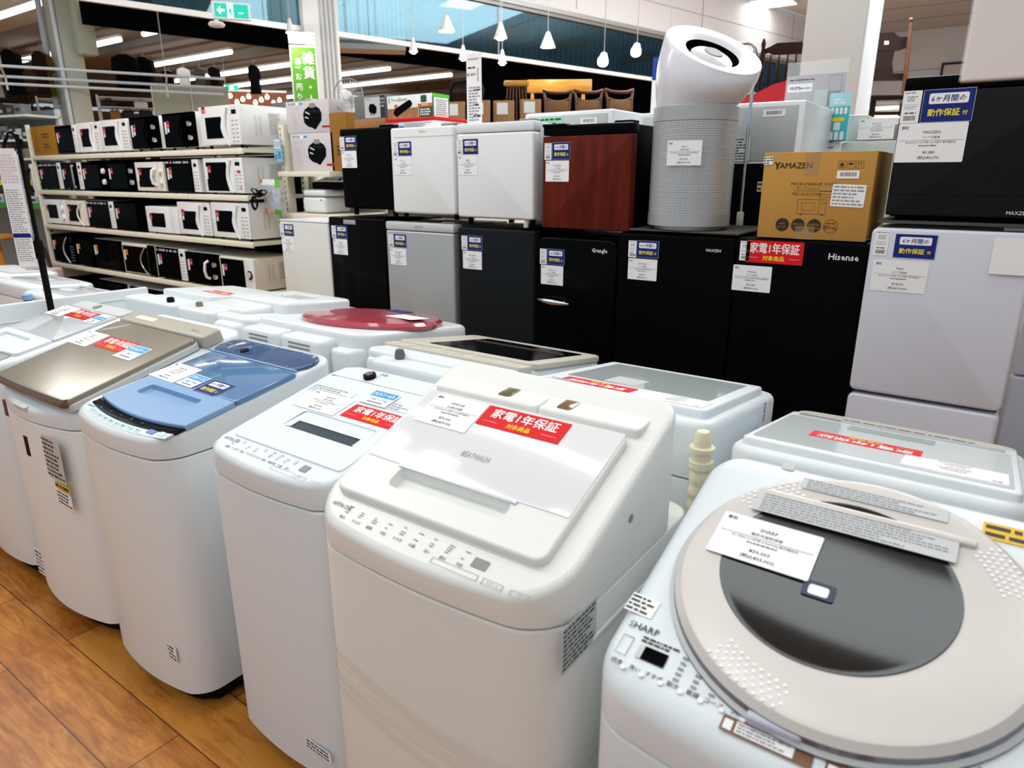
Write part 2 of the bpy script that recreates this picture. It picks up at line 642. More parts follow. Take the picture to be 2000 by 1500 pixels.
struct('floor_aisle', g, 'dark maroon plank floor of the furniture aisle')

CEIL = mat('ceiling_white', sr(226, 226, 224), .8, spec=.1)
CEILG = mat('ceiling_grey', sr(118, 114, 108), .8, spec=.1)
WALLW = mat('bulkhead_white', sr(236, 236, 236), .6)
# Plan line of the glass smoke barrier: from BA towards BD
BA = V3((-6.80, 3.27, 0))
BD = V3((2.45, 10.63, 0)).normalized()
BN = V3((BD.y, -BD.x, 0))          # towards the appliance floor


def bar(t, n=0.0, z=0.0):
    p = BA + BD * t + BN * n
    return (p.x, p.y, z)


def wallbox(g, t0, t1, n0, n1, z0, z1, m):
    c = [bar(t0, n0), bar(t1, n0), bar(t1, n1), bar(t0, n1)]
    c = [(x, y) for x, y, _ in c]
    if (V3(c[1] + (0,)) - V3(c[0] + (0,))).cross(V3(c[2] + (0,)) - V3(c[1] + (0,))).z < 0:
        c.reverse()
    g.slab(c, z0, z1, m)


g = G()
g.slab([(-6.55 + .23 * -9, 3.27 - 9), (9, -6), (9, 26), (bar(23)[0], bar(23)[1])][:], 4.40, 4.5, CEIL)
for i in range(-4, 20):
    g.box((-3.5, i * 1.2 - .006, 4.394), (9, i * 1.2 + .006, 4.402), SEAM)
struct('ceiling', g, 'white panelled ceiling over the appliance floor')
g = G()
wallbox(g, -9, 22, -.10, .02, 3.60, 4.42, WALLW)
for t in range(-6, 22, 3):
    wallbox(g, t, t + .008, .02, .024, 3.66, 4.40, SEAM)
wallbox(g, -9, 22, .02, .024, 3.98, 3.986, SEAM)
struct('wall_upper', g, 'white panelled bulkhead wall above the glass strip')
g = G()
wallbox(g, -9, 22, -.12, .06, 3.545, 3.60, SILV)
wallbox(g, -9, 22, -.10, .035, 3.50, 3.545, mat('trim_grey', sr(150, 146, 142), .4, metal=.4))
struct('trim_1', g, 'grey metal trim above the glass strip')
GL = bpy.data.materials.new('teal_glass')
GL.use_nodes = True
nt = GL.node_tree
nt.nodes.remove(nt.nodes['Principled BSDF'])
tr = nt.nodes.new('ShaderNodeBsdfTransparent')
tr.inputs[0].default_value = (.50, .68, .74, 1)
gl = nt.nodes.new('ShaderNodeBsdfGlossy')
gl.inputs['Roughness'].default_value = .02
gl.inputs[0].default_value = (.42, .62, .70, 1)
mxs = nt.nodes.new('ShaderNodeMixShader')
mxs.inputs[0].default_value = .10
nt.links.new(tr.outputs[0], mxs.inputs[1])
nt.links.new(gl.outputs[0], mxs.inputs[2])
nt.links.new(mxs.outputs[0], nt.nodes['Material Output'].inputs[0])
g = G()
c = [bar(-6, 0, 2.93), bar(20, 0, 2.93), bar(20, 0, 3.52), bar(-6, 0, 3.52)]
g.quad(c, GL)
g.quad([bar(-6, -.012, 2.93), bar(20, -.012, 2.93), bar(20, -.012, 3.52), bar(-6, -.012, 3.52)][::-1], GL)
struct('window_1', g, 'teal glass smoke barrier strip')
g = G()
for t in (1.1, 4.6, 8.1, 11.6, 15.1):
    wallbox(g, t, t + .012, -.012, .004, 2.93, 3.52, LGREY)
struct('window_2', g, 'joints of the glass strip')
g = G()
wallbox(g, -6, 20, -.02, .02, 2.885, 2.935, mat('bar_white', sr(246, 246, 244), .4))
struct('trim_2', g, 'white bottom rail of the glass strip')

# dark fascia and the other shop floor behind the glass
BLACKW = mat('black_fascia', sr(6, 6, 7), .9, spec=.02)
g = G()
wallbox(g, .22, 5.4, -1.55, -1.45, 2.96, 4.4, BLACKW)
wallbox(g, 5.4, 20, -1.55, -1.45, 1.80, 4.4, BLACKW)
struct('wall_fascia', g, 'black fascia behind the glass strip')
g = G()
wallbox(g, 5.3, 20, -1.56, -1.40, 0, 1.80, mat('low_white_wall', sr(222, 222, 214), .7))
struct('wall_low', g, 'white lower wall behind the furniture')
TEALR = mat('teal_reflection', sr(92, 138, 160), .6)  # ceiling reflection of the glass strip, put on an added teal wall
g = G()
wallbox(g, .9, 20, -1.44, -1.40, 3.20, 4.4, TEALR)
for i in range(159):
    t = .9 + i * .12
    wallbox(g, t, t + .05, -1.40, -1.375, 3.20, 4.4, TEALR)
struct('wall_reflection', g, 'teal corrugated reflection in the glass strip, built as a wall behind it')
g = G()
g.box((-24, 4.75, 3.50), (-7.0, 22, 3.6), CEILG)
g.box((-24, -3, 3.50), (-8.6, 4.75, 3.6), mat('ceiling_warm', sr(150, 146, 128), .8))
for y in (6.2, 7.7, 9.0, 10.2, 12, 14):
    g.box((-24, y, 3.40), (-7.2 + (y - 4) * .2, y + .12, 3.51), CEILG)
struct('ceiling_far', g, 'grey ceiling of the clothes floor beyond')
PWALL = mat('pinkish_wall', sr(196, 176, 164), .8)
g = G()
g.box((-24.2, -3, 0), (-24, 22, 3.4), mat('rust_wall', sr(170, 140, 124), .8))
g.box((-24, 20, 0), (-4.2, 20.2, 3.4), PWALL)
for i in range(14):
    g.box((-22 + i * 1.3, 19.9, 1.6), (-21.9 + i * 1.3, 20, 3.3), mat('wall_rail', sr(96, 88, 84), .6))
struct('wall_far', g, 'pale far wall of the clothes floor')
FARW = mat('far_white_wall', sr(226, 228, 230), .7)
g = G()
g.box((-4.6, 18.0, 0), (8, 18.2, 4.4), FARW)
for z in (2.4, 3.0, 3.6):
    g.box((-4.6, 17.985, z), (8, 18.0, z + .008), SEAM)
struct('wall_back', g, 'white panelled back wall beyond the furniture')

# pillars
g = G()
g.slab(rrect(-8.85, -8.55, 3.72, 3.93, .01, 2), 0, 3.5, mat('pillar_cream', sr(208, 204, 186), .6))
g.cyl((-8.83, 3.68, 0), (-8.83, 3.68, 3.5), .03, LGREY, n=14)
g.cyl((-8.56, 3.69, 1.9), (-8.56, 3.69, 3.5), .02, PAPER, n=12)
g.slab(rrect(-8.55, -8.40, 3.85, 4.02, .01, 2), 2.70, 3.5, mat('pillar_beige', sr(196, 194, 168), .6))
struct('pillar_left', g, 'cream pillar with conduit at the clothes floor')
PILW = mat('pillar_white', sr(226, 228, 226), .5)
g = G()
T0 = g.T
g.T = Matrix.Translation((-6.45, 5.35, 0)) @ Matrix.Rotation(radians(-12.7), 4, 'Z')
g.slab(rrect(-.20, .20, -.20, .20, .01, 2), 0, 4.4, PILW)
for i in range(4):
    g.cyl((.205, .0 + i * .05, 0), (.205, .0 + i * .05, 4.4), .016, LGREY, n=8)
struct('pillar_middle', g, 'white pillar that carries the green banner')
g = G()
g.slab(rrect(-1.50, -1.085, 5.80, 6.30, .01, 2), 0, 4.4, mat('pillar_grey', sr(206, 206, 198), .6))
g.box((-1.085, 5.802, 0), (-1.075, 6.298, 4.4), mat('bulkhead_white', (1, 1, 1, 1)))  # lighter side face: how the light falls is put into a white sheet
struct('pillar_right', g, 'wide pale pillar beside the dark chairs')
# ================================================================ washing machines
BLUEL = mat('blue_smoked_lid', sr(92, 132, 176), 0.10, coat=.6)
BLUEM = mat('blue_matte_lid', sr(132, 168, 208), 0.38)
BLUED = mat('deep_blue_cover', sr(58, 88, 130), 0.12, coat=.5, bump=(30, .5, .006))
ICE = mat('ice_blue_panel', sr(204, 226, 234), 0.4)
CHAMP = mat('champagne_gloss', sr(140, 132, 116), 0.30, metal=.25, coat=.12)
CHAMPM = mat('champagne_matte', sr(176, 170, 156), 0.4)
BROWN = mat('brown_trim', sr(96, 76, 66), 0.35)
PEARL = mat('pearl_lid', sr(212, 216, 220), 0.12, coat=.5)
FROST = mat('frosted_glass_white', sr(226, 228, 230), 0.12, coat=.4)
OLIVE = mat('olive_window', sr(92, 92, 34), 0.15, coat=.5)
AMBER = mat('amber_window', sr(112, 78, 30), 0.15, coat=.5)
RINGM = mat('pearl_ring', sr(206, 202, 197), 0.34, metal=.12)
SMOKE = mat('smoked_glass', sr(30, 29, 28), 0.05, spec=.4)
RIMD = mat('rim_metal', sr(124, 122, 132), .3, metal=.5)
DRUMB = mat('smoky_brown_inside', sr(70, 64, 56), 0.3)
PINKL = mat('pink_smoked_lid', sr(178, 70, 84), 0.12, coat=.6)
PINKD = mat('pink_inner', sr(140, 48, 62), 0.3)
CLEARG = mat('pale_clear_lid', sr(186, 198, 198), 0.08, coat=.5)
TEALD = mat('dark_teal_recess', sr(18, 48, 62), 0.4)


class Washer:
    def __init__(s, label, x0, x1, y0, D, Dt, zf, slope, m=WH, mt=None, bulge=.02, r=.05, rf=.06, drop=.062, chamfer=0.0, flip=False, base=True, bev=.018, group=None, holes=()):
        W = x1 - x0
        mt = mt or m
        s.W, s.D, s.zf, s.k = W, D, zf, slope
        if flip:
            s.o = thing('washing_machine', label, 'washing machine', (x1, y0, 0), pi, group)
        else:
            s.o = thing('washing_machine', label, 'washing machine', (x0, y0, 0), 0, group)
        zc = zf - drop
        g = G()
        g.slab(rrect(.03, W - .03, .035, D - .03, .05, 4, bulge * .9, .06), .018, .12, RUB)
        for x in (.07, W - .07):
            for y in (.08, D - .08):
                g.cyl((x, y, 0), (x, y, .02), .022, RUB, n=12)
        g.obj('base', s.o)
        g = G()
        g.slab(rrect(0, W, 0, D, r, 6, bulge, rf), .075, zc, m, .006)
        g.obj('cabinet', s.o)
        g = G()
        poly = rrect(0, W, 0, Dt, r, 6, bulge, rf)
        if chamfer:
            poly = rrect(0, W, 0, Dt, chamfer, 1, bulge, rf) if False else [p for p in rrect(0, W, 0, Dt, chamfer, 2, bulge, rf)]
        g.slab(inset(poly, .004), zc - .001, zc + .005, SEAM)
        g.slab(poly, zc + .004, lambda x, y: zf + slope * y, mt, bev, holes=[(rrect(a, b, c_, d_, .004, 2), dep, mt, mt, 0) for a, b, c_, d_, dep in holes])
        s.frame = g.obj('top_frame', s.o)
        s.c = 1 / math.sqrt(1 + slope * slope)

    def T(s, y=0.0, up=0.0, x=0.0):
        """Plane of the sloping top, origin on it at local y, lifted by up."""
        n = V3((0, -s.k, 1)).normalized()
        o = V3((x, y, s.zf + s.k * y)) + n * up
        return frame_m(o, (1, 0, 0), (0, 1, s.k))

    def g(s, y=0.0, up=0.0, x=0.0):
        return G(s.T(y, up, x))

    def card(s, x, y, up, kind, w, h, *a, rot=0.0, label=None):
        return stick(s.o, s.T(y, up, x) @ Matrix.Rotation(rot, 4, 'Z'), kind, w, h, *a, label=label)

    def front(s, x, z, kind, w, h, *a, y=-.001, rot=0.0):
        return stick(s.o, front_m(x, z, y, rot), kind, w, h, *a)


def panel_print(w, name, brand, y, x0, x1, h, seed, screen=None, m=mat('soft_ink', sr(118, 120, 122), .7)):
    """Control panel legends on the sloping top: brand, tiny indicator columns, button words, outlined keys."""
    g = w.g(y, .0016)
    rnd = random.Random(seed)
    L = x1 - x0
    if brand:
        g.text(brand, h * .26, m, x0 + L * .085, h * .80, 0, .01)
    for i in range(9):
        x = x0 + L * (.12 + .072 * i)
        for j in range(4):
            if rnd.random() < .75:
                g.rect(x, x + L * .012 + rnd.random() * L * .015, h * (.60 + j * .10), h * (.635 + j * .10), INKL, 0)
        g.text(rnd.choice(['標準', '毛布', '洗い', 'すすぎ', '脱水', '水量', '予約', '槽洗浄']), h * .15, m, x + L * .012, h * .36, 0, .01)
    for a, b in ((.60, .80), (.82, .90), (.93, 1.0)):
        xa, xb = x0 + L * a, x0 + L * b
        for q in ((xa, xb, h * .06, h * .075), (xa, xb, h * .265, h * .28), (xa, xa + .0012, h * .06, h * .28), (xb - .0012, xb, h * .06, h * .28)):
            g.rect(*q, INKL, 0)
    g.text('入', h * .15, m, x0 + L * .965, h * .17, 0)
    g.text('スタート', h * .12, m, x0 + L * .86, h * .17, 0)
    if screen:
        g.rect(screen[0], screen[1], h * .50, h * .86, screen[2], .0003)
    return g.obj(name, w.o)


P_HIT = ('HITACHI', '全自動洗濯機')

# --- white washer with the big sloping frosted lid (nearest full machine)
w = Washer('white washing machine with wide frosted lid and two amber windows, stretch film round its front', -1.02, -.455, .745, .55, .46, .838, .43, WARM, bulge=.025, r=.05, rf=.085, bev=.012, holes=[(.130, .405, .082, .136, .04)])
c = w.c
yl0, yl1 = .048 / c, .338 / c
g = w.g(0, 0)
rec = rrect(.145, .395, .098 / c, .128 / c, .010, 3)
rec = rrect(.135, .400, .094, .145, .014, 4)
g.slab(rrect(.03, .515, yl0, yl1, .022, 5), -.004, .016, WARM, .006, holes=[(rec, .030, WARM, mat('recess_shade', sr(214, 214, 200), .5), .012)])
lid = g.obj('lid', w.o)
g = w.g(0, .0162)
g.slab(rrect(.036, .509, .148, yl1 - .004, .004, 3), -.002, .0012, FROST, .001)
g.box((.128, .141, 0), (.407, .149, .004), FROST, .002)
g.text('BEATWASH', .021, mat('silver_ink', sr(150, 152, 152), .4), .265, .215, .002, .0, 0, .62)
g.obj('lid_glass', lid).matrix_parent_inverse = Matrix()
g = G()
zt = w.zf + w.k * .345
for a, b, win in ((.028, .300, OLIVE), (.303, .528, AMBER)):
    p = rrect(a, b, .342, .452, .012, 4)
    cx = (.188 if win is OLIVE else .335)
    hole = rrect(cx, cx + .036, .358, .428, .010, 4)
    g.slab(p, zt - .03, lambda x, y: zt + .018 + (y - .342) * .10, WARM, .006)
    g.slab(hole, lambda x, y: zt + .016 + (y - .342) * .10, lambda x, y: zt + .0188 + (y - .342) * .10, win, .002)
g.obj('detergent_cover', w.o)
panel_print(w, 'control_panel_print', 'HITACHI', -.012, .03, .52, .05, 3, (.395, .425, GREY))
w.card(.132, .285, .0182, 'price', .138, .092, 'HITACHI', '全自動洗濯機', 'BW-V100F 2020年製 10.0kg 動作確認済', '¥70,000', '¥77,000')
w.card(.302, .300, .0182, 'red', .196, .058)
w.front(.362, .655, 'warn', .095, .19, y=-.0185, rot=-.02)
w.front(.40, .515, 'notice', .07, .03, 3, INK, PAPER, y=-.0165)
stick(w.o, Matrix.Translation((w.W + .0005, .075, .745)) @ Matrix.Rotation(pi / 2, 4, 'Z') @ Matrix.Rotation(pi / 2, 4, 'X'), 'notice', .11, .085, 9, INK, LGREY)
g = G()
g.slab([(w.W + .0 + .0, .0, 0)[:2], (w.W + .001, .0), (w.W + .001, .001), (w.W, .001)], .70, .701, WARM)
g.cyl((w.W - .003, .245, .88), (w.W + .0015, .245, .88), .008, GREY, n=14)
g.box((w.W - .004, .12, .700), (w.W + .003, .50, .712), WARM, .002)
g.obj('side_plate', w.o)
# stretch film wound round the front: a thin ribbed translucent belt
FILM = mat('stretch_film', sr(240, 238, 234), .16, coat=.8, alpha=.26)
g = G()
rnd = random.Random(4)
for i in range(9):
    z0 = .385 + i * .013 + rnd.random() * .004
    p = inset(rrect(0, w.W, 0, w.D, .05, 6, .025, .085), -.0020 - .0014 * (i % 3))
    h = .007 + rnd.random() * .007
    n = len(p)
    zz = [z0 + .05 * (1 - x / w.W) + .006 * sin(9 * x + i) for x, y in p]
    g.add([(x, y, q) for (x, y), q in zip(p, zz)] + [(x, y, q + h) for (x, y), q in zip(p, zz)], [(k, (k + 1) % n, (k + 1) % n + n, k + n) for k in range(n)], FILM)
g.obj('stretch_film_wrap', w.o)

# --- white washer with the rectangular dark handle well
w = Washer('plain white washing machine with dark rectangular handle well in its flat lid', -1.458, -1.035, .800, .50, .44, .849, .225, COOL, bulge=.022, r=.045, rf=.04, chamfer=.06, bev=.012, holes=[(.116, .374, .126, .204, .052)])
c = w.c
g = w.g()
rec = rrect(.118, .372, .132, .206, .012, 4)
rec2 = rrect(.134, .356, .142, .196, .004, 3)
g.slab(rrect(.034, .412, .052, .375, .012, 4), -.004, .004, COOL, .003, holes=[(rec, .008, COOL, COOL, .004)] if False else [(rec, .006, COOL, TEALD, .002)])
lid = g.obj('lid', w.o)
g = w.g()
g.add([(.124, .206, .001), (.366, .206, .001), (.352, .168, -.0006), (.138, .168, -.0006)], [(0, 3, 2, 1)], COOL)
g.add([(.118, .134, .002), (.138, .140, -.0006), (.138, .168, -.0006), (.124, .206, .001)], [(0, 1, 2, 3)], COOL)
g.add([(.372, .134, .002), (.366, .206, .001), (.352, .168, -.0006), (.352, .140, -.0006)], [(0, 1, 2, 3)], COOL)
g.slab(rrect(.108, .382, .122, .216, .014, 4), .0035, .0052, COOL, .0008, holes=[(rrect(.120, .370, .134, .204, .010, 4), .004, COOL, TEALD, 0)]) if False else None
g.obj('handle_well', w.o)
g = w.g()
g.box((.02, .376, .0), (.40, .379, .0012), SEAM)
g.cyl((.14, .405, -.002), (.14, .405, .010), .017, DARK, n=20)
g.cyl((.14, .405, .010), (.14, .405, .013), .011, CHROME, n=20)
g.text('水栓', .013, INK, .17, .428, .0012)
g.obj('water_inlet', w.o)
panel_print(w, 'control_panel_print', 'HITACHI', -.008, .02, .40, .055, 5, (.315, .337, GREY))
w.card(.105, .295, .0045, 'notice', .16, .03, 3, INKL, COOL)
w.card(.315, .298, .0045, 'notice', .12, .03, 3, INKL, COOL)
w.card(.135, .245, .0050, 'price', .150, .082, 'HITACHI', '全自動洗濯機', 'NW-R705 2021年製 7.0kg 動作確認済', '¥32,000', '¥35,200')
w.card(.318, .243, .0050, 'red', .185, .056)
w.card(.265, .312, .0066, 'sky', .088, .062, '大人3～4人', '7.0kg～7.5kg')
stick(w.o, front_m(.34, .16, -.0195), 'notice', .09, .03, 3, INK, PAPER)

# --- blue lid washer
w = Washer('white washing machine with glossy blue lid and black display strip', -2.062, -1.588, .764, .54, .545, .8337, .175, WH, bulge=.034, r=.06, rf=.06, drop=.06, bev=.014, holes=[(.125, .385, .116, .168, .05)])
c = w.c
g = w.g()
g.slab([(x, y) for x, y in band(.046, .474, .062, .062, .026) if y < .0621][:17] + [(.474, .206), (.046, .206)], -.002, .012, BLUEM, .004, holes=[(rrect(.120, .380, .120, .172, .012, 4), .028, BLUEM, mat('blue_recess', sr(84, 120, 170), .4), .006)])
lid = g.obj('lid', w.o)
g = w.g()
g.slab(rrect(.046, .474, .207, .410, .012, 4), -.002, .011, BLUEL, .004)
g.box((.046, .204, .0), (.474, .208, .0115), BLUEL)
g.obj('lid_window', lid)
g = w.g()
g.slab(rrect(.015, .465, .415, .525, .05, 6), -.002, .010, BLUED, .005)
g.box((.02, .411, .006), (.47, .417, .013), BLUEM, .002)
g.cyl((.16, .455, .008), (.16, .455, .014), .014, DARK, n=16)
g.obj('rear_cover', w.o)
g = w.g()
g.slab(band(.034, .466, .008, .034, .026), -.002, .0015, ICE, .0006)
for i in range(9):
    x = .085 + .032 * i
    q = .012 - .026 * (1 - ((x + .012 - .25) / .216) ** 2)
    g.slab(rrect(x, x + .024, q + .002, q + .015, .003, 2), .001, .003, ICE)
    g.text(random.choice(['標準', '洗い', 'すすぎ', '脱水', '予約']), .008, INK, x + .012, q + .008, .0034)
g.slab(rrect(.385, .415, .004, .020, .003, 2), .001, .0034, mat('blue_key', sr(96, 128, 196), .4))
g.slab(rrect(.428, .452, .010, .026, .003, 2), .001, .0034, ICE)
g.text('HITACHI', .009, NAVY, .062, .020, .002, .01)
g.obj('button_strip', w.o)
g = w.g(0, .001)
g.slab(band(.040, .472, .034, .066, .026), -.002, .0022, GLOSS, .0006)
for i in range(7):
    g.text(random.choice(['洗', '10', '—', '・', '2:30']), .008, INKL, .11 + .055 * i, .026, .003)
g.obj('display_strip', w.o)
w.card(.105, .248, .0118, 'price', .140, .096, 'HITACHI', '全自動洗濯機', 'BW-8KV 2017年製 8.0kg', '¥25,000', '¥27,500', rot=-.02)
w.card(.225, .234, .0126, 'sky', .085, .066, '大人4～5人', '8.0kg～9.0kg', rot=-.02)
w.card(.335, .231, .0122, 'blue', .098, .072)
stick(w.o, front_m(.36, .20, -.0225, -.02), 'notice', .10, .05, 4, INK, PAPER)

# --- champagne lid washer
w = Washer('white washing machine with large glossy champagne gold lid', -2.652, -2.10, .785, .56, .56, .795, .262, WH2, mt=COOL, bulge=.05, r=.05, rf=.05, drop=.062)
c = w.c
g = w.g()
g.slab(rrect(.022, .540, -.012, .42, .02, 4, .006), .004, .026, LGREY, .006)
g.slab(rrect(.026, .536, -.018, .415, .02, 4, .006), .024, .042, CHAMP, .007)
lid = g.obj('lid', w.o)
g = w.g()
p = rrect(.026, .536, -.018, .42, .02, 4, .006)
front = [(x, y) for x, y in p if y < -.0 and .03 < x]
front.sort()
n = len(front)
g.add([(x, y - .003, .020) for x, y in front] + [(x, y - .003, .036) for x, y in front] + [(x, y + .006, .0445) for x, y in front],
      [(i, i + 1, n + i + 1, n + i) for i in range(n - 1)] + [(n + i, n + i + 1, 2 * n + i + 1, 2 * n + i) for i in range(n - 1)], BROWN)
g.obj('lid_trim', lid)
g = w.g()
g.slab(rrect(.0, .552, .424, .50, .012, 4), .0, .040, CHAMPM, .008)
g.box((.07, .45, .038), (.20, .475, .042), IVORY, .002)
g.text('Panasonic', .012, INK, .47, .455, .0415)
g.obj('hinge_cover', w.o)
g = w.g()
g.slab(rrect(.23, .32, -.058, -.04, .006, 3), -.012, -.002, LGREY, .003)
g.obj('lid_catch', w.o)
w.card(.085, .262, .0425, 'price', .140, .090, 'Panasonic', '洗濯乾燥機', 'NA-FW80 2018年製 8.0kg', '¥48,000', '¥52,800')
w.card(.268, .270, .0425, 'red', .190, .068)
w.card(.408, .254, .0428, 'sky', .110, .080, '大人6人～', '10kg～')
g = G()
g.slab(rrect(.250, .277, -.052, -.046, .002, 2), .61, .675, DARK)
g.slab(rrect(.022, .062, -.018, -.010, .002, 2), .685, .74, mat('maroon_badge', sr(90, 30, 44), .5))
g.obj('badges', w.o)
stick(w.o, front_m(.425, .635, -.0430), 'notice', .13, .14, 9, INK, LGREY)
stick(w.o, front_m(.440, .545, -.0395), 'notice', .105, .024, 1, INK, mat('yellow_label', sr(236, 190, 30), .6))
stick(w.o, front_m(.440, .505, -.0395), 'notice', .105, .05, 4, INK, PAPER)
stick(w.o, front_m(.06, .14, -.0215), 'notice', .08, .10, 6, INK, PAPER)

# --- pearl lid washer at the left edge
w = Washer('white washing machine with glossy pearl lid, leftmost of the front row', -3.135, -2.685, .785, .53, .50, .838, .214, WH, bulge=.03, r=.05, rf=.06)
g = w.g()
g.slab(rrect(.03, .425, .075, .20, .014, 4, .012), -.002, .012, COOL, .005, holes=[(rrect(.09, .325, .115, .172, .014, 4), .024, COOL, LGREY, .008)])
lid = g.obj('lid', w.o)
g = w.g()
g.slab(rrect(.03, .425, .202, .435, .012, 4), -.002, .011, PEARL, .004)
g.obj('lid_window', lid)
g = w.g()
g.slab(rrect(.02, .435, .44, .50, .02, 4), -.002, .009, LGREY, .004)
g.cyl((.20, .468, .008), (.20, .468, .013), .018, GREY, n=16)
g.obj('rear_cover', w.o)
g = w.g(0, .001)
g.slab(rrect(.06, .40, .022, .070, .008, 3, .014), -.001, .002, GREY, .001)
g.box((.27, .034, .002), (.315, .058, .003), GLOSS)
g.lines(.08, .38, -.018, .012, 2, INK, random.Random(8), .002)
g.obj('control_panel', w.o)
w.card(.085, .375, .0120, 'price', .135, .086, 'SHARP', '全自動洗濯機', 'ES-T712 2019年製', '¥22,000', '¥24,200')
w.card(.235, .382, .0120, 'red', .185, .062)
w.card(.375, .368, .0124, 'sky', .085, .060, '大人3～4人', '7.0kg')

# --- washer dryer with the round lid (nearest, right)
w = Washer('white washer dryer with large round lid and smoked glass window', -.385, .215, .725, .54, .50, .785, .341, COOL, bulge=.03, r=.06, rf=.06, drop=.085, bev=.03)
c = w.c
X = lambda x: x + .385
V = lambda y: (y - .725) / c
cx, cv, R = X(-.105), V(.967), .239
g = w.g()
for k, (r0, z0, r1, z1, m) in enumerate(((R + .006, -.002, R + .006, .006, RIMD), (R + .006, .006, R, .010, LGREY), (R, .010, R - .002, .020, RIMD), (R - .002, .020, R - .012, .028, RINGM))):
    g.lathe([(r0, z0), (r1, z1)], m, 72, (cx, cv, 0))
g.lathe([(R - .012, .028), (R - .02, .0295), (.145, .0285), (.12, .026), (0, .026)], RINGM, 72, (cx, cv, 0))
g.lathe([(.158, .0275), (.157, .0297), (.148, .0292), (.0001, .0285)], SMOKE, 72, (X(-.124), cv + .010, 0))
lid = g.obj('lid', w.o)
g = w.g(0, .0290)
for a0, a1, rr in ((234, 264, .205), (122, 150, .205), (20, 44, .205)):
    for i in range(9):
        for j in range(5):
            a = radians(a0 + (a1 - a0) * (i + .5 * (j % 2)) / 9)
            q = rr - .016 + j * .0085
            g.cyl((cx + q * cos(a), cv + q * sin(a), -.0012), (cx + q * cos(a), cv + q * sin(a), .0013), .0026, PAPER, n=8)
g.obj('dot_pattern', lid)
g = w.g(0, .029)
vh = V(1.105)
g.box((X(-.262), vh - .008, -.006), (X(.036), vh + .006, .007), RINGM, .004)
g.obj('hinge_bar', w.o)
w.card(X(-.128), .358, .0335, 'notice', .285, .052, 8, INKL, LGREY)
w.card(X(-.11), .422, .0302, 'notice', .21, .026, 4, INKL, LGREY)
w.card(X(-.229), .272, .0318, 'price', .152, .092, 'SHARP', '電気洗濯乾燥機', 'ES-TX8A 2018年製 8.0kg/4.5kg 動作確認済', '¥30,000', '¥33,000', rot=-.01)
g = w.g(0, .0)
cx = X(-.135)
g.slab(rrect(cx - .034, cx + .034, cv - R - .003, cv - R + .012, .006, 4), .004, .018, mat('lilac_handle', sr(186, 190, 208), .35), .005)
g.slab(rrect(cx - .05, cx + .06, cv - R - .012, cv - R - .0, .005, 4), -.002, .0006, COOL)
g.obj('lid_handle', w.o)
g = w.g(0, .0)
g.slab(rrect(X(-.158), X(-.115), .218, .247, .004, 3), .029, .031, mat('sticker_navy', sr(40, 52, 82), .4))
g.slab(rrect(X(-.150), X(-.123), .222, .240, .004, 3), .031, .0315, PAPER)
g.slab(rrect(X(-.146), X(-.129), .190, .216, .004, 3), .0252, .027, BEIGE)
g.obj('lid_badge', w.o)
g = w.g(.0, .0018)
rnd = random.Random(12)
g.text('SHARP', .016, INK, X(-.340), .088, 0, .01)
g.frame2(X(-.362), X(-.345), .035, .068, .0012, INKL, 0)
g.rect(X(-.333), X(-.325), .040, .062, LGREY, .0002)
g.rect(X(-.325), X(-.290), .040, .062, GLOSS, .0003)
g.lines(X(-.335), X(-.28), .066, .078, 2, INK, rnd, 0)
for i in range(3):
    for j in range(5):
        g.rect(X(-.272 + .025 * i), X(-.264 + .025 * i), .030 + .009 * j, .034 + .009 * j, INKL, 0)
for i in range(7):
    g.text(['標準', '洗い', 'すすぎ', '脱水', '乾燥', 'コース', '入'][i], .009, INK, X(-.352 + .028 * i), .022, 0, .01)
    g.cyl((X(-.340 + .028 * i), .018, -.001), (X(-.340 + .028 * i), .018, .0012), .004, PAPER, n=12)
g.text('8.0kg', .022, INK, X(.075), .075, 0, .01)
g.obj('control_panel_print', w.o)
g = w.g(0, .0016)
for x0, x1 in ((X(-.195), X(-.085)), (X(-.072), X(-.015))):
    g.rect(x0, x1, -.006, .016, mat('brown_sticker', sr(120, 78, 48), .5), 0)
    g.rect(x0 + .018, x1 - .022, -.003, .013, PAPER, .0004)
    g.rect(x0 + .003, x0 + .014, -.003, .011, PAPER, .0004)
    g.lines(x0 + .02, x1 - .025, -.002, .012, 3, INKL, rnd, .0008)
g.obj('front_stickers', w.o)
w.card(X(-.360), .118, .0008, 'notice', .045, .034, 4, INK, PAPER, rot=-.05)
w.card(X(.085), .445, .0008, 'notice', .09, .035, 2, INK, mat('yellow_label', sr(236, 190, 30), .6))
w.card(X(-.255), .485, .0006, 'notice', .02, .02, 1, LGREY, LGREY)
stick(w.o, front_m(.12, .63, -.020), 'notice', .13, .05, 4, INKL, ICE)

# --- back row, fronts to the fridges, seen from behind
def back_row(label, x0, x1, yfar, D, zf, slope, m=WH, mt=None, **k):
    return Washer(label, x0, x1, yfar, D, D, zf, slope, m, mt, flip=True, **k)


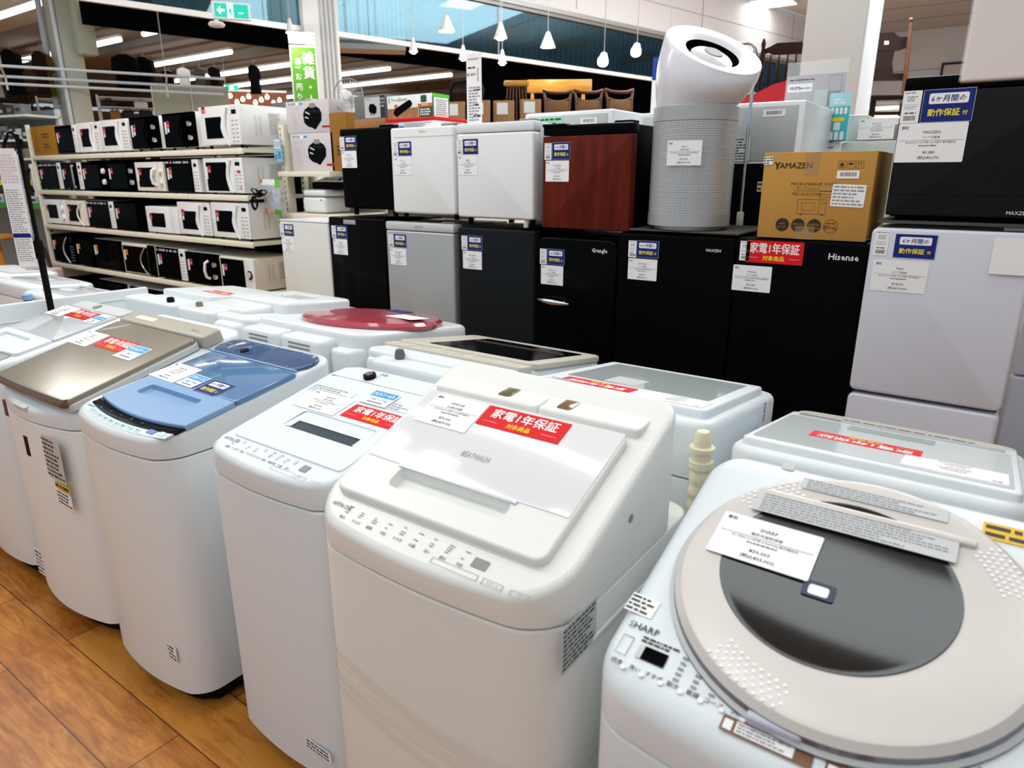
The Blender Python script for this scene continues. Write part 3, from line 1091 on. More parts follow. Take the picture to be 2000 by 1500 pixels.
# clear lid with upside down red card
w = back_row('white washing machine with clear grey lid, red card upside down, drain hose at its corner', -.985, -.458, 1.93, .555, .865, .125, COOL, bulge=.02, r=.045, rf=.05, drop=.07)
g = w.g()
yy = w.D / w.c
g.slab(rrect(.028, .492, .06, yy - .045, .016, 4), -.002, .020, COOL, .006)
lid = g.obj('lid', w.o)
g = w.g(0, .0202)
g.slab(rrect(.062, .455, .10, yy - .155, .006, 3), -.001, .001, CLEARG)
g.slab(rrect(.26, .35, yy - .26, yy - .165, .004, 2), .0008, .0016, LGREY)
g.obj('lid_window', lid)
w.card(.335, yy - .110, .0205, 'red', .20, .060)
w.card(.125, yy - .105, .0205, 'price', .16, .080, 'HITACHI', '全自動洗濯機', 'NW-70C 2019年製 7.0kg', '¥20,000', '¥22,000')
w.card(.435, yy - .085, .0205, 'notice', .07, .028, 3, INKL, COOL)
g = G()
g.slab(rrect(.04, .14, w.D - .004, w.D + .001, .002, 2), .66, .664, GREY)
g.slab(rrect(.10, .125, w.D - .003, w.D + .0015, .001, 1), .745, .752, DARK)
g.cyl((.112, w.D - .002, .762), (.112, w.D + .002, .762), .004, DARK, n=10)
g.cyl((.155, w.D - .002, .815), (.155, w.D + .008, .815), .009, CHROME, n=12)
g.text('W404', .03, INK, 0, 0) if False else None
g.obj('back_panel_fittings', w.o)
g = G(frame_m((-.0012, .13, .845), (0, 1, 0), (0, 0, 1)) @ Matrix.Rotation(pi, 4, 'Y'))
g.text('W404', .022, INK, 0, 0, .0, .01, pi / 2)
g.obj('side_mark', w.o)
HOSE = mat('cream_hose', sr(222, 214, 184), .5)
g = G()
cx, cy = .002, w.D + .035
prof = []
for i in range(16):
    z = .30 + i * .034
    prof += [(.019, z), (.023, z + .010), (.023, z + .022), (.019, z + .032)]
g.lathe(prof + [(.026, .85), (.026, .865), (.021, .868), (.021, .885), (.027, .888), (.027, .897), (.019, .90), (.017, .925), (.013, .932), (.0, .932)], HOSE, 20, (cx, cy, 0))
g.obj('drain_hose', w.o)
g = G()
prof = []
for i in range(18):
    z = .40 + i * .022
    prof += [(.020, z), (.024, z + .008), (.020, z + .018)]
g.lathe(prof + [(.0, .80)], mat('grey_hose', sr(176, 172, 166), .6), 18, (-.035, .20, 0))
g.lathe([(.027, .795), (.027, .825), (.0, .825)], mat('hose_cap_blue', sr(120, 176, 226), .5), 18, (-.035, .20, 0))
g.obj('supply_hose', w.o)

# clear lid washer behind the round lid
w = back_row('white washing machine with beige control strip, behind the round lid washer dryer', -.395, .112, 1.84, .555, .850, .160, WH, bulge=.02, r=.06, rf=.06, drop=.06)
yy = w.D / w.c
g = w.g()
g.slab(rrect(.022, .485, .100, yy - .03, .014, 4), -.002, .016, WH, .005)
lid = g.obj('lid', w.o)
g = w.g(0, .0162)
g.slab(rrect(.045, .462, .118, .150, .005, 2), -.001, .0012, CLEARG)
g.slab(rrect(.035, .472, .165, yy - .05, .01, 3), -.001, .0010, mat('pale_lid', sr(218, 228, 228), .12, coat=.4))
g.slab(rrect(.17, .34, .175, .235, .006, 3), .0008, .0018, mat('handle_hollow', sr(150, 164, 160), .4))
g.obj('lid_window', lid)
g = w.g(0, .001)
g.slab(rrect(.02, .487, -.014, .092, .03, 4, .016), -.001, .004, BEIGE, .002)
g.lines(.10, .42, .022, .07, 3, INK, random.Random(31), .0046)
g.obj('control_panel', w.o)
w.card(.285, yy - .205, .0172, 'red', .205, .070)
w.card(.125, yy - .125, .0172, 'price', .165, .098, 'Panasonic', '全自動洗濯機', 'NA-F70 2020年製 7.0kg', '¥35,000', '¥38,500')

# beige strip with dark glass lid
w = back_row('white washing machine with beige rear strip and dark glass lid', -1.615, -1.065, 2.03, .60, .845, .150, COOL, bulge=.02, r=.06, rf=.06, drop=.06)
yy = w.D / w.c
g = w.g()
g.slab(rrect(-.002, .552, .02, yy - .165, .03, 4), -.002, .016, BEIGE, .006)
g.slab(rrect(.04, .44, .08, yy - .20, .01, 3), .0155, .0175, GLOSS)
g.box((.06, .17, .017), (.42, .178, .020), BROWN)
lid = g.obj('lid', w.o)
g = w.g()
g.slab(rrect(.0, .55, yy - .165, yy - .10, .01, 3), -.03, .010, BEIGE, .004)
for i in range(4):
    g.box((.08 + .125 * i, yy - .158, .0095), (.09 + .125 * i, yy - .11, .0115), IVORY, .001)
g.obj('hinge_strip', w.o)
g = G()
z1 = w.zf + w.k * w.D - .004
g.slab(rrect(.08, .46, w.D - .10, w.D + .055, .03, 5), .3, z1 - .01, COOL, .02)
g.slab(rrect(.02, .53, w.D - .09, w.D + .01, .03, 5), .3, z1 - .022, COOL, .02)
g.obj('back_housing', w.o)
g = G()
g.lathe([(.016, z1 - .012), (.016, z1 + .004), (.012, z1 + .018), (.0, z1 + .022)], mat('smoke_grey_knob', sr(104, 102, 92), .3), 18, (.375, w.D + .0, 0))
g.obj('inlet_cap', w.o)

# pink round lid
w = back_row('white washing machine with round pink translucent lid and vented back boxes', -2.195, -1.645, 2.02, .57, .895, .120, WH, bulge=.02, r=.05, rf=.05, drop=.06)
yy = w.D / w.c
g = w.g()
cx, cv = .25, .27
for r0, z0, r1, z1, m in ((.255, -.002, .258, .012, PINKL), (.258, .012, .245, .022, PINKL), (.245, .022, .16, .030, PINKL), (.16, .030, .0001, .034, PINKD)):
    g.lathe([(r0, z0), (r1, z1)], m, 56, (cx, cv, 0))
g.obj('lid', w.o)
g = w.g(0, .031)
g.slab(rrect(.03, .16, .20, .30, .004, 2), 0, .0012, PAPER)
g.slab(rrect(.20, .30, .10, .17, .004, 2), 0, .0012, NAVY)
g.obj('lid_labels', w.o)
z1 = w.zf + w.k * w.D
for a, b in ((.33, .535), (.105, .315)):
    g = G()
    g.slab(rrect(a, b, w.D - .05, w.D + .07, .02, 4), .3, z1 - .026, WH, .016)
    for i in range(5):
        g.box((a + .05, w.D + .068, z1 - .105 + .014 * i), (b - .05, w.D + .0712, z1 - .099 + .014 * i), GREY)
    g.obj('back_box', w.o)
g = G()
g.slab(rrect(.0, .10, w.D - .05, w.D + .04, .02, 4), .3, z1 - .05, WH, .014)
g.obj('back_box', w.o)
g = G()
for i in range(3):
    pass
g.tube([(.325, w.D + .03, z1 - .15), (.323, w.D + .045, z1 - .10), (.325, w.D + .03, z1 - .06)], .009, LGREY)
g.lathe([(.018, z1 - .05), (.018, z1 - .035), (.010, z1 - .033), (.010, z1 - .028), (.0, z1 - .028)], IVORY, 16, (.18, w.D + .01, 0))
g.obj('inlet_fittings', w.o)

# two more from behind, with inlet knobs
w = back_row('white washing machine seen from behind with grey inlet knob and yellow tagged box', -2.66, -2.225, 2.02, .58, .895, .09, WH, bulge=.02, r=.05, rf=.05)
z1 = w.zf + w.k * w.D
g = G()
g.slab(rrect(.20, .42, w.D - .08, w.D + .03, .02, 4), .3, z1 + .005, WH, .014)
g.slab(rrect(.02, .18, w.D - .05, w.D + .04, .03, 4), .3, z1 - .02, WH, .02)
g.slab(rrect(.10, .40, w.D - .22, w.D - .06, .02, 4), z1 - .05, z1 + .012, WH, .014)
g.box((.235, w.D + .028, z1 - .09), (.26, w.D + .032, z1 - .05), PAPER)
g.box((.222, w.D + .028, z1 - .09), (.234, w.D + .032, z1 - .06), mat('yellow_label', sr(236, 190, 30), .6))
g.obj('back_housing', w.o)
g = G()
g.lathe([(.014, z1 + .0), (.014, z1 + .016), (.011, z1 + .022), (.0, z1 + .023)], mat('olive_knob', sr(126, 122, 100), .4), 16, (.36, w.D - .03, 0))
g.obj('inlet_cap', w.o)
g = w.g()
g.slab(rrect(.02, .415, .06, .40, .03, 4), -.002, .045, WH, .015)
g.obj('lid', w.o)
w.card(.20, .22, .0455, 'notice', .20, .10, 6, INKL, WH)

w = back_row('white washing machine seen from behind with black inlet knob and red card on lid', -3.15, -2.70, 2.02, .58, .890, .09, COOL, bulge=.02, r=.05, rf=.05)
z1 = w.zf + w.k * w.D
g = G()
g.slab(rrect(.02, .43, w.D - .10, w.D + .01, .02, 4), .3, z1 + .004, COOL, .014)
g.obj('back_housing', w.o)
g = G()
g.lathe([(.015, z1), (.015, z1 + .018), (.012, z1 + .024), (.0, z1 + .025)], DARK, 16, (.10, w.D - .03, 0))
g.obj('inlet_cap', w.o)
g = w.g()
g.slab(rrect(.03, .42, .06, .42, .02, 3), -.002, .030, WH, .008)
g.obj('lid', w.o)
w.card(.14, .30, .0305, 'red', .19, .065)

# washer turned sideways: its tall embossed side stands behind the pearl lid washer
o = thing('washing_machine', 'washing machine turned sideways showing its tall plain white embossed side', 'washing machine', (-3.66, .70, 0))
g = G()
g.slab(rrect(0, .40, 0, .88, .03, 4), .075, .80, WH, .01)
g.obj('cabinet', o)
g = G()
g.slab(rrect(.03, .40, .03, .85, .03, 4), 0, .09, RUB)
g.obj('base', o)
g = G()
g.box((.405, .0, .08), (.430, .90, .955), WH, .010)
for q in ((.05, .20, .84, .845), (.20, .205, .84, .88), (.20, .55, .88, .885), (.55, .555, .88, .91), (.62, .80, .91, .915), (.05, .055, .70, .845)):
    g.box((.428, q[0], q[2]), (.434, q[1], q[3]), WH, .002)
for y in (.25, .60):
    g.cyl((.428, y, .86), (.436, y, .86), .006, PAPER, n=10)
g.obj('side_panel', o)

# left cluster beyond
w = back_row('white washing machine with grey corrugated hose, beyond the sideways washer', -4.27, -3.70, 1.76, .34, .845, .06, WH, bulge=.02, r=.10, rf=.10)
g = w.g()
g.slab(rrect(.05, .48, .06, .26, .02, 4), -.002, .012, PEARL, .005)
g.obj('lid', w.o)
w.card(.33, .18, .0125, 'notice', .12, .05, 3, SKYB, PAPER)
g = G()
prof = []
for i in range(10):
    z = .58 + i * .026
    prof += [(.018, z), (.023, z + .010), (.018, z + .022)]
g.lathe(prof, mat('grey_hose', sr(176, 172, 166), .6), 16, (.36, w.D + .03, 0))
g.lathe([(.024, .84), (.024, .865), (.0, .865)], mat('hose_cap_blue', sr(120, 176, 226), .5), 16, (.36, w.D + .03, 0))
g.obj('drain_hose', w.o)
w = back_row('white washing machine with pale lid, farther left behind the hose washer', -4.90, -4.32, 1.84, .34, .845, .06, WH, bulge=.02, r=.06, rf=.06)
g = w.g()
g.slab(rrect(.05, .50, .06, .26, .02, 4), -.002, .012, PEARL, .005)
g.obj('lid', w.o)
w.card(.25, .16, .0125, 'notice', .12, .05, 3, SKYB, PAPER)
w = back_row('white washing machine with plain round cornered top, farthest left in its row', -5.60, -4.98, 1.92, .34, .85, .05, WH, bulge=.02, r=.06, rf=.06)
g = w.g()
g.slab(rrect(.05, .55, .06, .26, .02, 4), -.002, .012, LGREY, .005)
g.obj('lid', w.o)
# ================================================================ fridges and what stands on them
YF = 2.85


def fridge(label, x0, x1, z0, z1, D=.50, y=YF, body=BLK, door=None, doors=(1.0,), top=None, feet=.02, r=.012, dd=.05, group=None, hinge=True, gap=.006, rz=0.0):
    """Local frame: x to the right, y into the fridge, z up, door face at y = 0."""
    W, H = x1 - x0, z1 - z0
    door = door or body
    o = thing('refrigerator', label, 'refrigerator', (x0, y, z0), rz, group)
    g = G()
    g.box((.004, dd + .012, feet), (W - .004, D, H - .006), body, .006)
    g.box((.012, dd - .004, feet + .01), (W - .012, dd + .014, H - .02), RUB)
    g.obj('cabinet', o)
    g = G()
    for a in (.04, W - .04):
        for b in (.06, D - .06):
            g.cyl((a, b, 0), (a, b, feet + .006), .014, RUB, n=10)
    g.obj('foot', o)
    z = H
    fr = sum(doors)
    ds = []
    for q in doors:
        h = (H - feet - .004) * q / fr
        g = G()
        ztop = z - (.045 if top and z == H else 0)
        g.T = Matrix.Rotation(pi / 2, 4, 'X')
        # door slab: plan in x-z, thickness towards -y, so the front face carries the rounded edges
        g.slab(rrect(0, W, z - h + gap / 2, ztop - gap / 2, r, 4), -dd, 0, door, min(.010, r))
        ds.append(g.obj('door', o))
        z -= h
    if top:
        g = G()
        g.box((0, 0, H - .045), (W, dd + .02, H), top, .008)
        g.obj('top_trim', o)
    if hinge:
        g = G()
        g.box((W - .10, .02, H - .004), (W - .01, .085, H + .010), body if body is not WH else GREY, .004)
        g.obj('hinge_cover', o)
    return o, ds, W, H


def fstick(o, x, z, kind, w, h, *a, y=-.0006, rot=0.0):
    return stick(o, front_m(x, z, y, rot), kind, w, h, *a)


def fset(o, W, H, x=.03, z=.035, brand='', p=('¥9,800', '¥10,780'), spec='', sx=1.0, rot=0.0):
    """Slip, blue card and price label in a door's upper left corner."""
    fstick(o, x + .02, H - z - .042, 'slip', .038 * sx, .074)
    fstick(o, x + .092, H - z - .040, 'blue', .098 * sx, .074, rot=rot)
    fstick(o, x + .072, H - z - .130, 'price', .128 * sx, .094, brand, '1ドア冷蔵庫', spec or '2021年製 46L 右開き 動作確認済', *p, rot=rot)


o, d, W, H = fridge('white mini fridge at the left end of the lower row, plain door', -3.915, -3.435, 0, 1.172, D=.31, body=IVORY, door=mat('ivory_door', sr(224, 224, 216), .4))
fset(o, W, H, .0, .02, 'SHARP', ('¥9,800', '¥10,780'))
g = G(); g.box((0, -.002, H - .004), (W, .31, H + .006), WH, .004); g.obj('worktop_cover', o)

o, d, W, H = fridge('glossy black fridge with small silver badge, second in the lower row', -3.430, -2.942, 0, 1.213, door=GLOSS)
fset(o, W, H, .025, .05, 'TOSHIBA', ('¥9,800', '¥10,780'))
g = G(); g.box((.14, -.0025, H - .042), (.245, 0, H - .016), SILV, .001); g.obj('badge', o)

o, d, W, H = fridge('silver grey fridge with lighter handle band, third in the lower row', -2.935, -2.425, 0, 1.20, body=mat('slate_side', sr(96, 104, 108), .45), door=SILV, top=LGREY, dd=.06)
fset(o, W, H, .02, .065, 'MITSUBISHI', ('¥8,800', '¥9,680'))
g = G(); g.text('Aino', .03, GREY, 0, 0, .0); 
g = G(front_m(.26, H - .022, -.001)); g.text('AQUA', .022, GREY, 0, 0); g.obj('logo', o)

o, d, W, H = fridge('dark charcoal fridge with black frame, under the white mini fridge with square top', -2.395, -1.905, 0, 1.192, door=CHAR, body=BLK)
fset(o, W, H, .025, .04, 'MITSUBISHI', ('¥12,800', '¥14,080'))

o, d, W, H = fridge('glossy black retro fridge with chrome bar handle, under the wood door fridge', -1.886, -1.452, 0, 1.168, door=GLOSS, doors=(.50, .50), r=.04, dd=.07)
fset(o, W, H, .015, .055, 'グランジ', ('¥9,300', '¥10,230'))
g = G(front_m(.345, H - .052, -.0008)); g.text('Grangle', .026, INKW, 0, 0, 0, .012); g.obj('logo', o)
g = G()
g.tube([(.015 + .02 * i, -.018 - .018 * sin(pi * i / 9), .862 - .001 * i) for i in range(10)], [.004, .008, .011, .013, .014, .014, .013, .011, .008, .004], CHROME, 12)
for q in (.035, .175):
    g.cyl((q, 0, .862), (q, -.026, .862), .006, CHROME, n=10)
g.obj('handle', o)

o, d, W, H = fridge('wide plain black freezer with grey mat and air purifier on top', -1.448, -.910, 0, 1.207, D=.56, r=.012)
fset(o, W, H, .055, .03, 'マクスゼン', ('¥9,000', '¥9,900'), sx=1.1)
g = G(front_m(.445, H - .058, -.0008)); g.text('MAXZEN', .016, INKW, 0, 0, 0, .01); g.obj('logo', o)

o, d, W, H = fridge('large plain black fridge with red warranty card under the oven box', -.907, -.420, 0, 1.212, D=.56, r=.012)
fstick(o, .034, H - .055, 'slip', .040, .078)
fstick(o, .150, H - .055, 'red', .222, .088)
fstick(o, .072, H - .165, 'price', .156, .105, 'Hisense', '2ドア冷蔵庫', 'HR-B95A 2021年製 93L 右開き 左開き 動作確認済', '¥16,000', '¥17,600')
g = G(front_m(.405, H - .058, -.0008)); g.text('Hisense', .034, INKW, 0, 0, 0, .015); g.obj('logo', o)

o, d, W, H = fridge('tall white fridge freezer with a lower freezer door, right end of the row', -.418, .075, 0, 1.276, D=.58, body=WH, door=mat('lilac_white_door', sr(214, 216, 226), .36), doors=(.5, .49), r=.022, dd=.055, gap=.014)
fstick(o, .036, H - .062, 'slip', .046, .088)
fstick(o, .145, H - .068, 'blue', .132, .085)
fstick(o, .110, H - .178, 'price', .178, .112, 'Haier', '2ドア冷蔵庫', 'JR-N121A 2017年製 121L 右開き 動作確認済', '¥14,000', '¥15,400')
g = G(front_m(.46, H - .085, -.006, .0)); g.slab(rrect(-.085, .085, -.06, .06, .002, 1), 0, .0012, PAPER); g.obj('blank_white_card', o)

# upper row
o, d, W, H = fridge('black cube fridge with matt door, first in the upper row', -3.275, -2.866, 1.225, 1.71, D=.45, y=YF, feet=.035)
fset(o, W, H, .0, .04, 'エスキュー', ('¥7,800', '¥8,580'))
o, d, W, H = fridge('white cube fridge with curved top edge, second in the upper row', -2.862, -2.410, 1.222, 1.700, D=.47, body=WH, door=WH2, feet=.022, r=.014)
fset(o, W, H, .015, .07, 'ハイアール', ('¥7,800', '¥8,580'))
g = G(front_m(.24, H - .028, -.0006)); g.text('SIMPLUS', .014, GREY, 0, 0); g.box((-.21, -.024, 0), (.215, -.022, .001), LGREY); g.obj('logo', o)
o, d, W, H = fridge('white cube fridge with thick square top and standing spec card, third in the upper row', -2.390, -1.915, 1.205, 1.700, D=.50, body=WH, door=WH2, top=WH, feet=.03, r=.012)
fset(o, W, H, .0, .07, 'HAIER', ('¥7,800', '¥8,580'))
g = G(); g.cyl((W - .04, .0, .0), (W - .04, .0, .03), .012, LGREY, n=12); g.obj('foot', o)
o, d, W, H = fridge('black cube fridge with red brown wood grain door', -1.862, -1.402, 1.183, 1.672, D=.48, door=WOODR, top=GLOSS, feet=.02, r=.004, hinge=True)
fset(o, W, H, .01, .072, 'SIS CLEAR', ('¥7,800', '¥8,580'))
g = G()
g.box((.0, -.006, H - .008), (.12, .05, H + .006), BLK, .003)
g.obj('door_pull', o)
o, d, W, H = fridge('black cube fridge with brushed black door on the tall white fridge', -.385, .10, 1.296, 1.770, D=.47, door=BRUSH, top=BLK, feet=.012, r=.006)
fstick(o, .030, H - .095, 'slip', .056, .104)
fstick(o, .138, H - .095, 'blue', .150, .104)
fstick(o, .105, H - .212, 'price', .205, .128, 'MAXZEN', '1ドア冷蔵庫', 'JR046HM01 2021年製 46L 左開き 動作確認済', '¥3,880', '¥4,270')
g = G(front_m(.39, .035, -.0006)); g.text('MAXZEN', .016, INKW, 0, 0); g.box((-.36, .055, 0), (.10, .0565, .0012), DARK); g.obj('logo', o)

FELT = mat('grey_felt', sr(86, 84, 80), .95, spec=.05, bump=(400, .8), var=.35)
g = G(); g.slab(rrect(-1.40, -.905, 2.852, 3.36, .004, 2), 1.217, 1.223, FELT)
tag(g.obj('felt_mat'), 'grey felt mat under the air purifier', 'mat')
g = G(); g.slab(rrect(-.405, .07, 2.856, 3.36, .004, 2), 1.286, 1.296, FELT)
tag(g.obj('felt_mat'), 'grey felt mat under the brushed black cube fridge', 'mat')

# lilac white appliance at the far right behind the aisle end
o, d, W, H = fridge('pale lilac fridge standing at the right picture edge behind the row', .10, .60, .0, 1.25, y=3.45, body=WH, door=mat('lilac_white_door', sr(214, 216, 226), .36), doors=(.5, .5), feet=.05)

# air purifier
PERF = mat('perforated_steel', sr(200, 202, 204), .30, metal=.2)
nt = PERF.node_tree
b = nt.nodes['Principled BSDF']
uvm = nt.nodes.new('ShaderNodeTexVoronoi')
uvm.inputs['Scale'].default_value = 1
uvm.inputs['Randomness'].default_value = 0
co = nt.nodes.new('ShaderNodeUVMap')
nt.links.new(co.outputs[0], uvm.inputs['Vector'])
cr = nt.nodes.new('ShaderNodeValToRGB')
cr.color_ramp.elements[0].position, cr.color_ramp.elements[1].position = .34, .40
cr.color_ramp.elements[0].color, cr.color_ramp.elements[1].color = sr(70, 72, 74), sr(224, 226, 228)
nt.links.new(uvm.outputs['Distance'], cr.inputs[0])
nt.links.new(cr.outputs[0], b.inputs['Base Color'])
o = thing('air_purifier', 'tall silver mesh air purifier with tilted white blower head, on black freezer', 'air purifier', (-1.187, 3.01, 1.2242))
R = .178
g = G(); g.lathe([(0, 0), (R - .03, 0), (R - .03, .015), (R, .018), (R, .066), (0, .066)], SILV, 64); g.obj('base', o)
n, rows = 72, 2
vs, fs, uv = [], [], []
for i in range(n + 1):
    a = 2 * pi * i / n
    for z in (.066, .445):
        vs.append(((R - .002) * cos(a), (R - .002) * sin(a), z)); 
for i in range(n):
    fs.append((2 * i, 2 * i + 2, 2 * i + 3, 2 * i + 1))
me = bpy.data.meshes.new('mesh_shroud')
me.from_pydata(vs, [], fs)
ul = me.uv_layers.new(name='UVMap')
for p in me.polygons:
    for li, vi in zip(p.loop_indices, p.vertices):
        i, k = divmod(vi, 2)
        ul.data[li].uv = (i / n * 170, (.0 if k == 0 else .379) / .0066)
me.materials.append(PERF)
me.polygons.foreach_set('use_smooth', [True] * len(me.polygons))
put('mesh_shroud', me, o)
g = G(); g.lathe([(0, .445), (R, .445), (R, .500), (R - .006, .506), (0, .506)], SILV, 64); g.obj('collar', o)
# blower head: ring of sections from the neck circle to the tilted rim
HEADW = mat('blower_white', sr(222, 223, 230), .28, coat=.4)
ax = V3((.10, -.20, .97)).normalized()          # tilted towards the camera side
a1 = V3((cos(YAW), sin(YAW), 0))
tip = V3((.052, .012, .722))
tx = V3((.813, .582, -.27)).normalized()
tn = V3((.58 * .50 + .813 * .22, -.813 * .50 + .582 * .22, .80)); tn = (tn - tx * tn.dot(tx)).normalized()
ty = tn.cross(tx)


def section(t, k):
    a = 2 * pi * k / 64
    p0 = V3(((R - .012) * cos(a), (R - .012) * sin(a), .506))
    p1 = tip + (tx * cos(a - .45) + ty * sin(a - .45)) * .212
    b = sin(pi * t) * .018
    p = p0.lerp(p1, t)
    d = V3((cos(a), sin(a), 0))
    return p + d * b


g = G()
NS = 9
vs = [section(j / NS, k) for j in range(NS + 1) for k in range(64)]
fs = [(j * 64 + k, j * 64 + (k + 1) % 64, (j + 1) * 64 + (k + 1) % 64, (j + 1) * 64 + k) for j in range(NS) for k in range(64)]
g.add(vs, fs, HEADW)
M = Matrix(((tx.x, ty.x, tn.x, tip.x), (tx.y, ty.y, tn.y, tip.y), (tx.z, ty.z, tn.z, tip.z), (0, 0, 0, 1)))
g.T = M
g.lathe([(.212, 0), (.208, .006), (.200, .008), (.135, -.004), (.118, -.010)], HEADW, 64)
g.obj('blower_head', o)
g = G(M)
g.lathe([(.118, -.010), (.112, -.05), (.0, -.06)], mat('black_throat', sr(4, 4, 5), .8, spec=.05), 48)
g.obj('outlet_throat', o)
g = G(M @ Matrix.Translation((-.006, -.046, 0)))
g.lathe([(.090, -.03), (.090, -.012), (.080, -.004), (.0, .0)], HEADW, 48)
g.lathe([(.040, -.002), (.038, .0025), (.0, .0025)], GREY, 40, (.006, .030, 0))
g.obj('nozzle_cone', o)
fd = (V3((-3.0 + 1.125 + 1.6, -1.6, 0))).normalized()
nrm = V3((.18, -1, 0)).normalized()
pos = nrm * (R + .0015) + V3((0, 0, .315))
stick(o, frame_m(pos, V3((-nrm.y, nrm.x, 0)), (0, 0, 1)), 'price', .142, .098, 'dyson', '空気清浄機', 'Purifier Big+Quiet BP03 2023年製 動作確認済', '¥90,000', '¥99,000')

# boxed oven
o = thing('cardboard_box', 'brown microwave oven carton with line drawing and round badges, on black fridge', 'box', (-.835, 2.862, 1.2135))
W, D, H = .398, .36, .322
g = G(); g.box((0, 0, 0), (W, D, H), CARD, .003); g.box((0, D * .49, H - .001), (W, D * .51, H + .0005), CARDD)
g.obj('carton', o)
g = G(front_m(0, 0, -.0006))
INKC = mat('carton_ink', sr(44, 34, 20), .8)
g.text('YAMAZEN', .030, INKC, .112, .272, 0, .02)
g.text('Y', .036, INKC, .052, .272, 0, .04)
g.text('MICROWAVE OVEN', .0165, INKC, .195, .205, 0, .0, 0, 1.15)
g.text('オーブンレンジ', .0125, INKC, .175, .190, 0)
g.rect(.125, .28, .1805, .1818, INKC, 0)
g.text('YRS-G162V(W)', .0165, INKC, .170, .168, 0)
g.frame2(.218, .262, .158, .180, .001, INKC, 0)
g.text('ホワイト', .009, INKC, .238, .168, 0)
g.frame2(.142, .246, .095, .150, .0012, INKC, 0)
g.frame2(.158, .206, .108, .137, .001, INKC, 0)
g.rect(.219, .2202, .095, .150, INKC, 0)
g.frame2(.228, .240, .132, .140, .0008, INKC, 0)
for x in (.156, .232):
    g.rect(x, x + .007, .091, .095, INKC, 0)
for i, (x, t) in enumerate(((.094, ('280℃', 'オーブン')), (.153, ('自動あたため', 'らくらく')), (.212, ('高周波出力', '500～650W')))):
    g.add([(x + .0255 * cos(2 * pi * k / 32), .052 + .0255 * sin(2 * pi * k / 32), 0) for k in range(32)], [tuple(range(32))], INKC)
    for q, s in enumerate(t):
        g.text(s, .0085, CARD, x, .056 - .013 * q, .0004, 0, 0, 1, .044)
x = .271
g.add([(x + r * cos(2 * pi * k / 32), .052 + r * sin(2 * pi * k / 32), 0) for k in range(32) for r in (.0255, .0238)], [(2 * k, (2 * k + 2) % 64, (2 * k + 3) % 64, 2 * k + 1) for k in range(32)], INKC)
g.text('庫内容量', .007, INKC, x, .062, 0, .01); g.text('約16L', .019, INKC, x, .046, 0, .01)
for i in range(3):
    x = .270 + .030 * i
    g.frame2(x, x + .026, .262, .288, .0012, INKC, 0)
g.text('☂', .020, INKC, .313, .274, 0, 0, 0, 1) if False else None
g.add([(.313 + .009 * cos(pi * k / 12), .275 + .007 * sin(pi * k / 12), 0) for k in range(13)], [tuple(range(13))], INKC)
g.rect(.3125, .3137, .266, .276, INKC, 0)
for q in (.338, .347):
    g.rect(q - .0007, q + .0007, .267, .280, INKC, 0)
    g.add([(q - .003, .279, 0), (q + .003, .279, 0), (q, .284, 0)], [(0, 1, 2)], INKC)
g.add([(.283 + .008 * cos(2 * pi * k / 6), .276 + .006 * sin(2 * pi * k / 6), 0) for k in range(6)], [tuple(range(6))], INKC)
g.rect(.275, .291, .266, .268, INKC, 0)
g.obj('carton_print', o)
g = G(); g.box((.152, -.0008, .235), (.205, .0, H), TAPE); g.box((.165, -.0006, H - .0005), (.225, D, H + .0008), TAPE); g.box((.145, -.0008, 0), (.215, 0, .05), TAPE)
g.obj('packing_tape', o)
fstick(o, .016, .292, 'notice', .034, .030, 3, INK, PAPER, y=-.0012, rot=.05)
fstick(o, .308, .240, 'barcode', .076, .028, y=-.0012)
fstick(o, .318, .165, 'notice', .115, .080, 6, INKL, PAPER, y=-.0012, rot=-.03)

# standing spec strip on the third cube fridge
o = thing('spec_card', 'tall white folded spec card standing on the white cube fridge', 'sign', (-2.43, 2.99, 1.701))
g = G(); g.box((0, 0, 0), (.098, .0012, .345), PAPER)
g.box((.0, .0, 0), (.098, .05, .0012), PAPER)
g.obj('card', o)
g = G(front_m(0, 0, -.0006)); rnd = random.Random(6)
g.text('¥9,800', .022, INK, .032, .245, 0, .01); g.lines(.01, .06, .27, .285, 1, INK, rnd, 0); g.rect(.072, .078, .21, .275, INKL, 0)
g.lines(.012, .088, .02, .19, 12, INKL, rnd, 0); g.lines(.045, .09, .165, .178, 1, INK, rnd, 0); g.lines(.045, .09, .095, .108, 1, INK, rnd, 0); g.lines(.045, .09, .04, .055, 1, INK, rnd, 0)
g.lines(.012, .088, .31, .325, 1, INKL, rnd, 0)
g.obj('card_print', o)

# blank board hanging near the camera, upper right
o = thing('hanging_sign', 'blank white sign board hanging at the upper right corner', 'sign', (-.055, .70, 1.523))
g = G()
g.slab(rrect(.0, .30, -.004, .004, .003, 2), 0, .36, PAPER, .002)
g.obj('board', o)
g = G()
for x in (.03, .27):
    g.cyl((x, 0, .35), (x, 0, 2.86), .0015, GREY, n=6)
g.obj('hanging_wire', o)
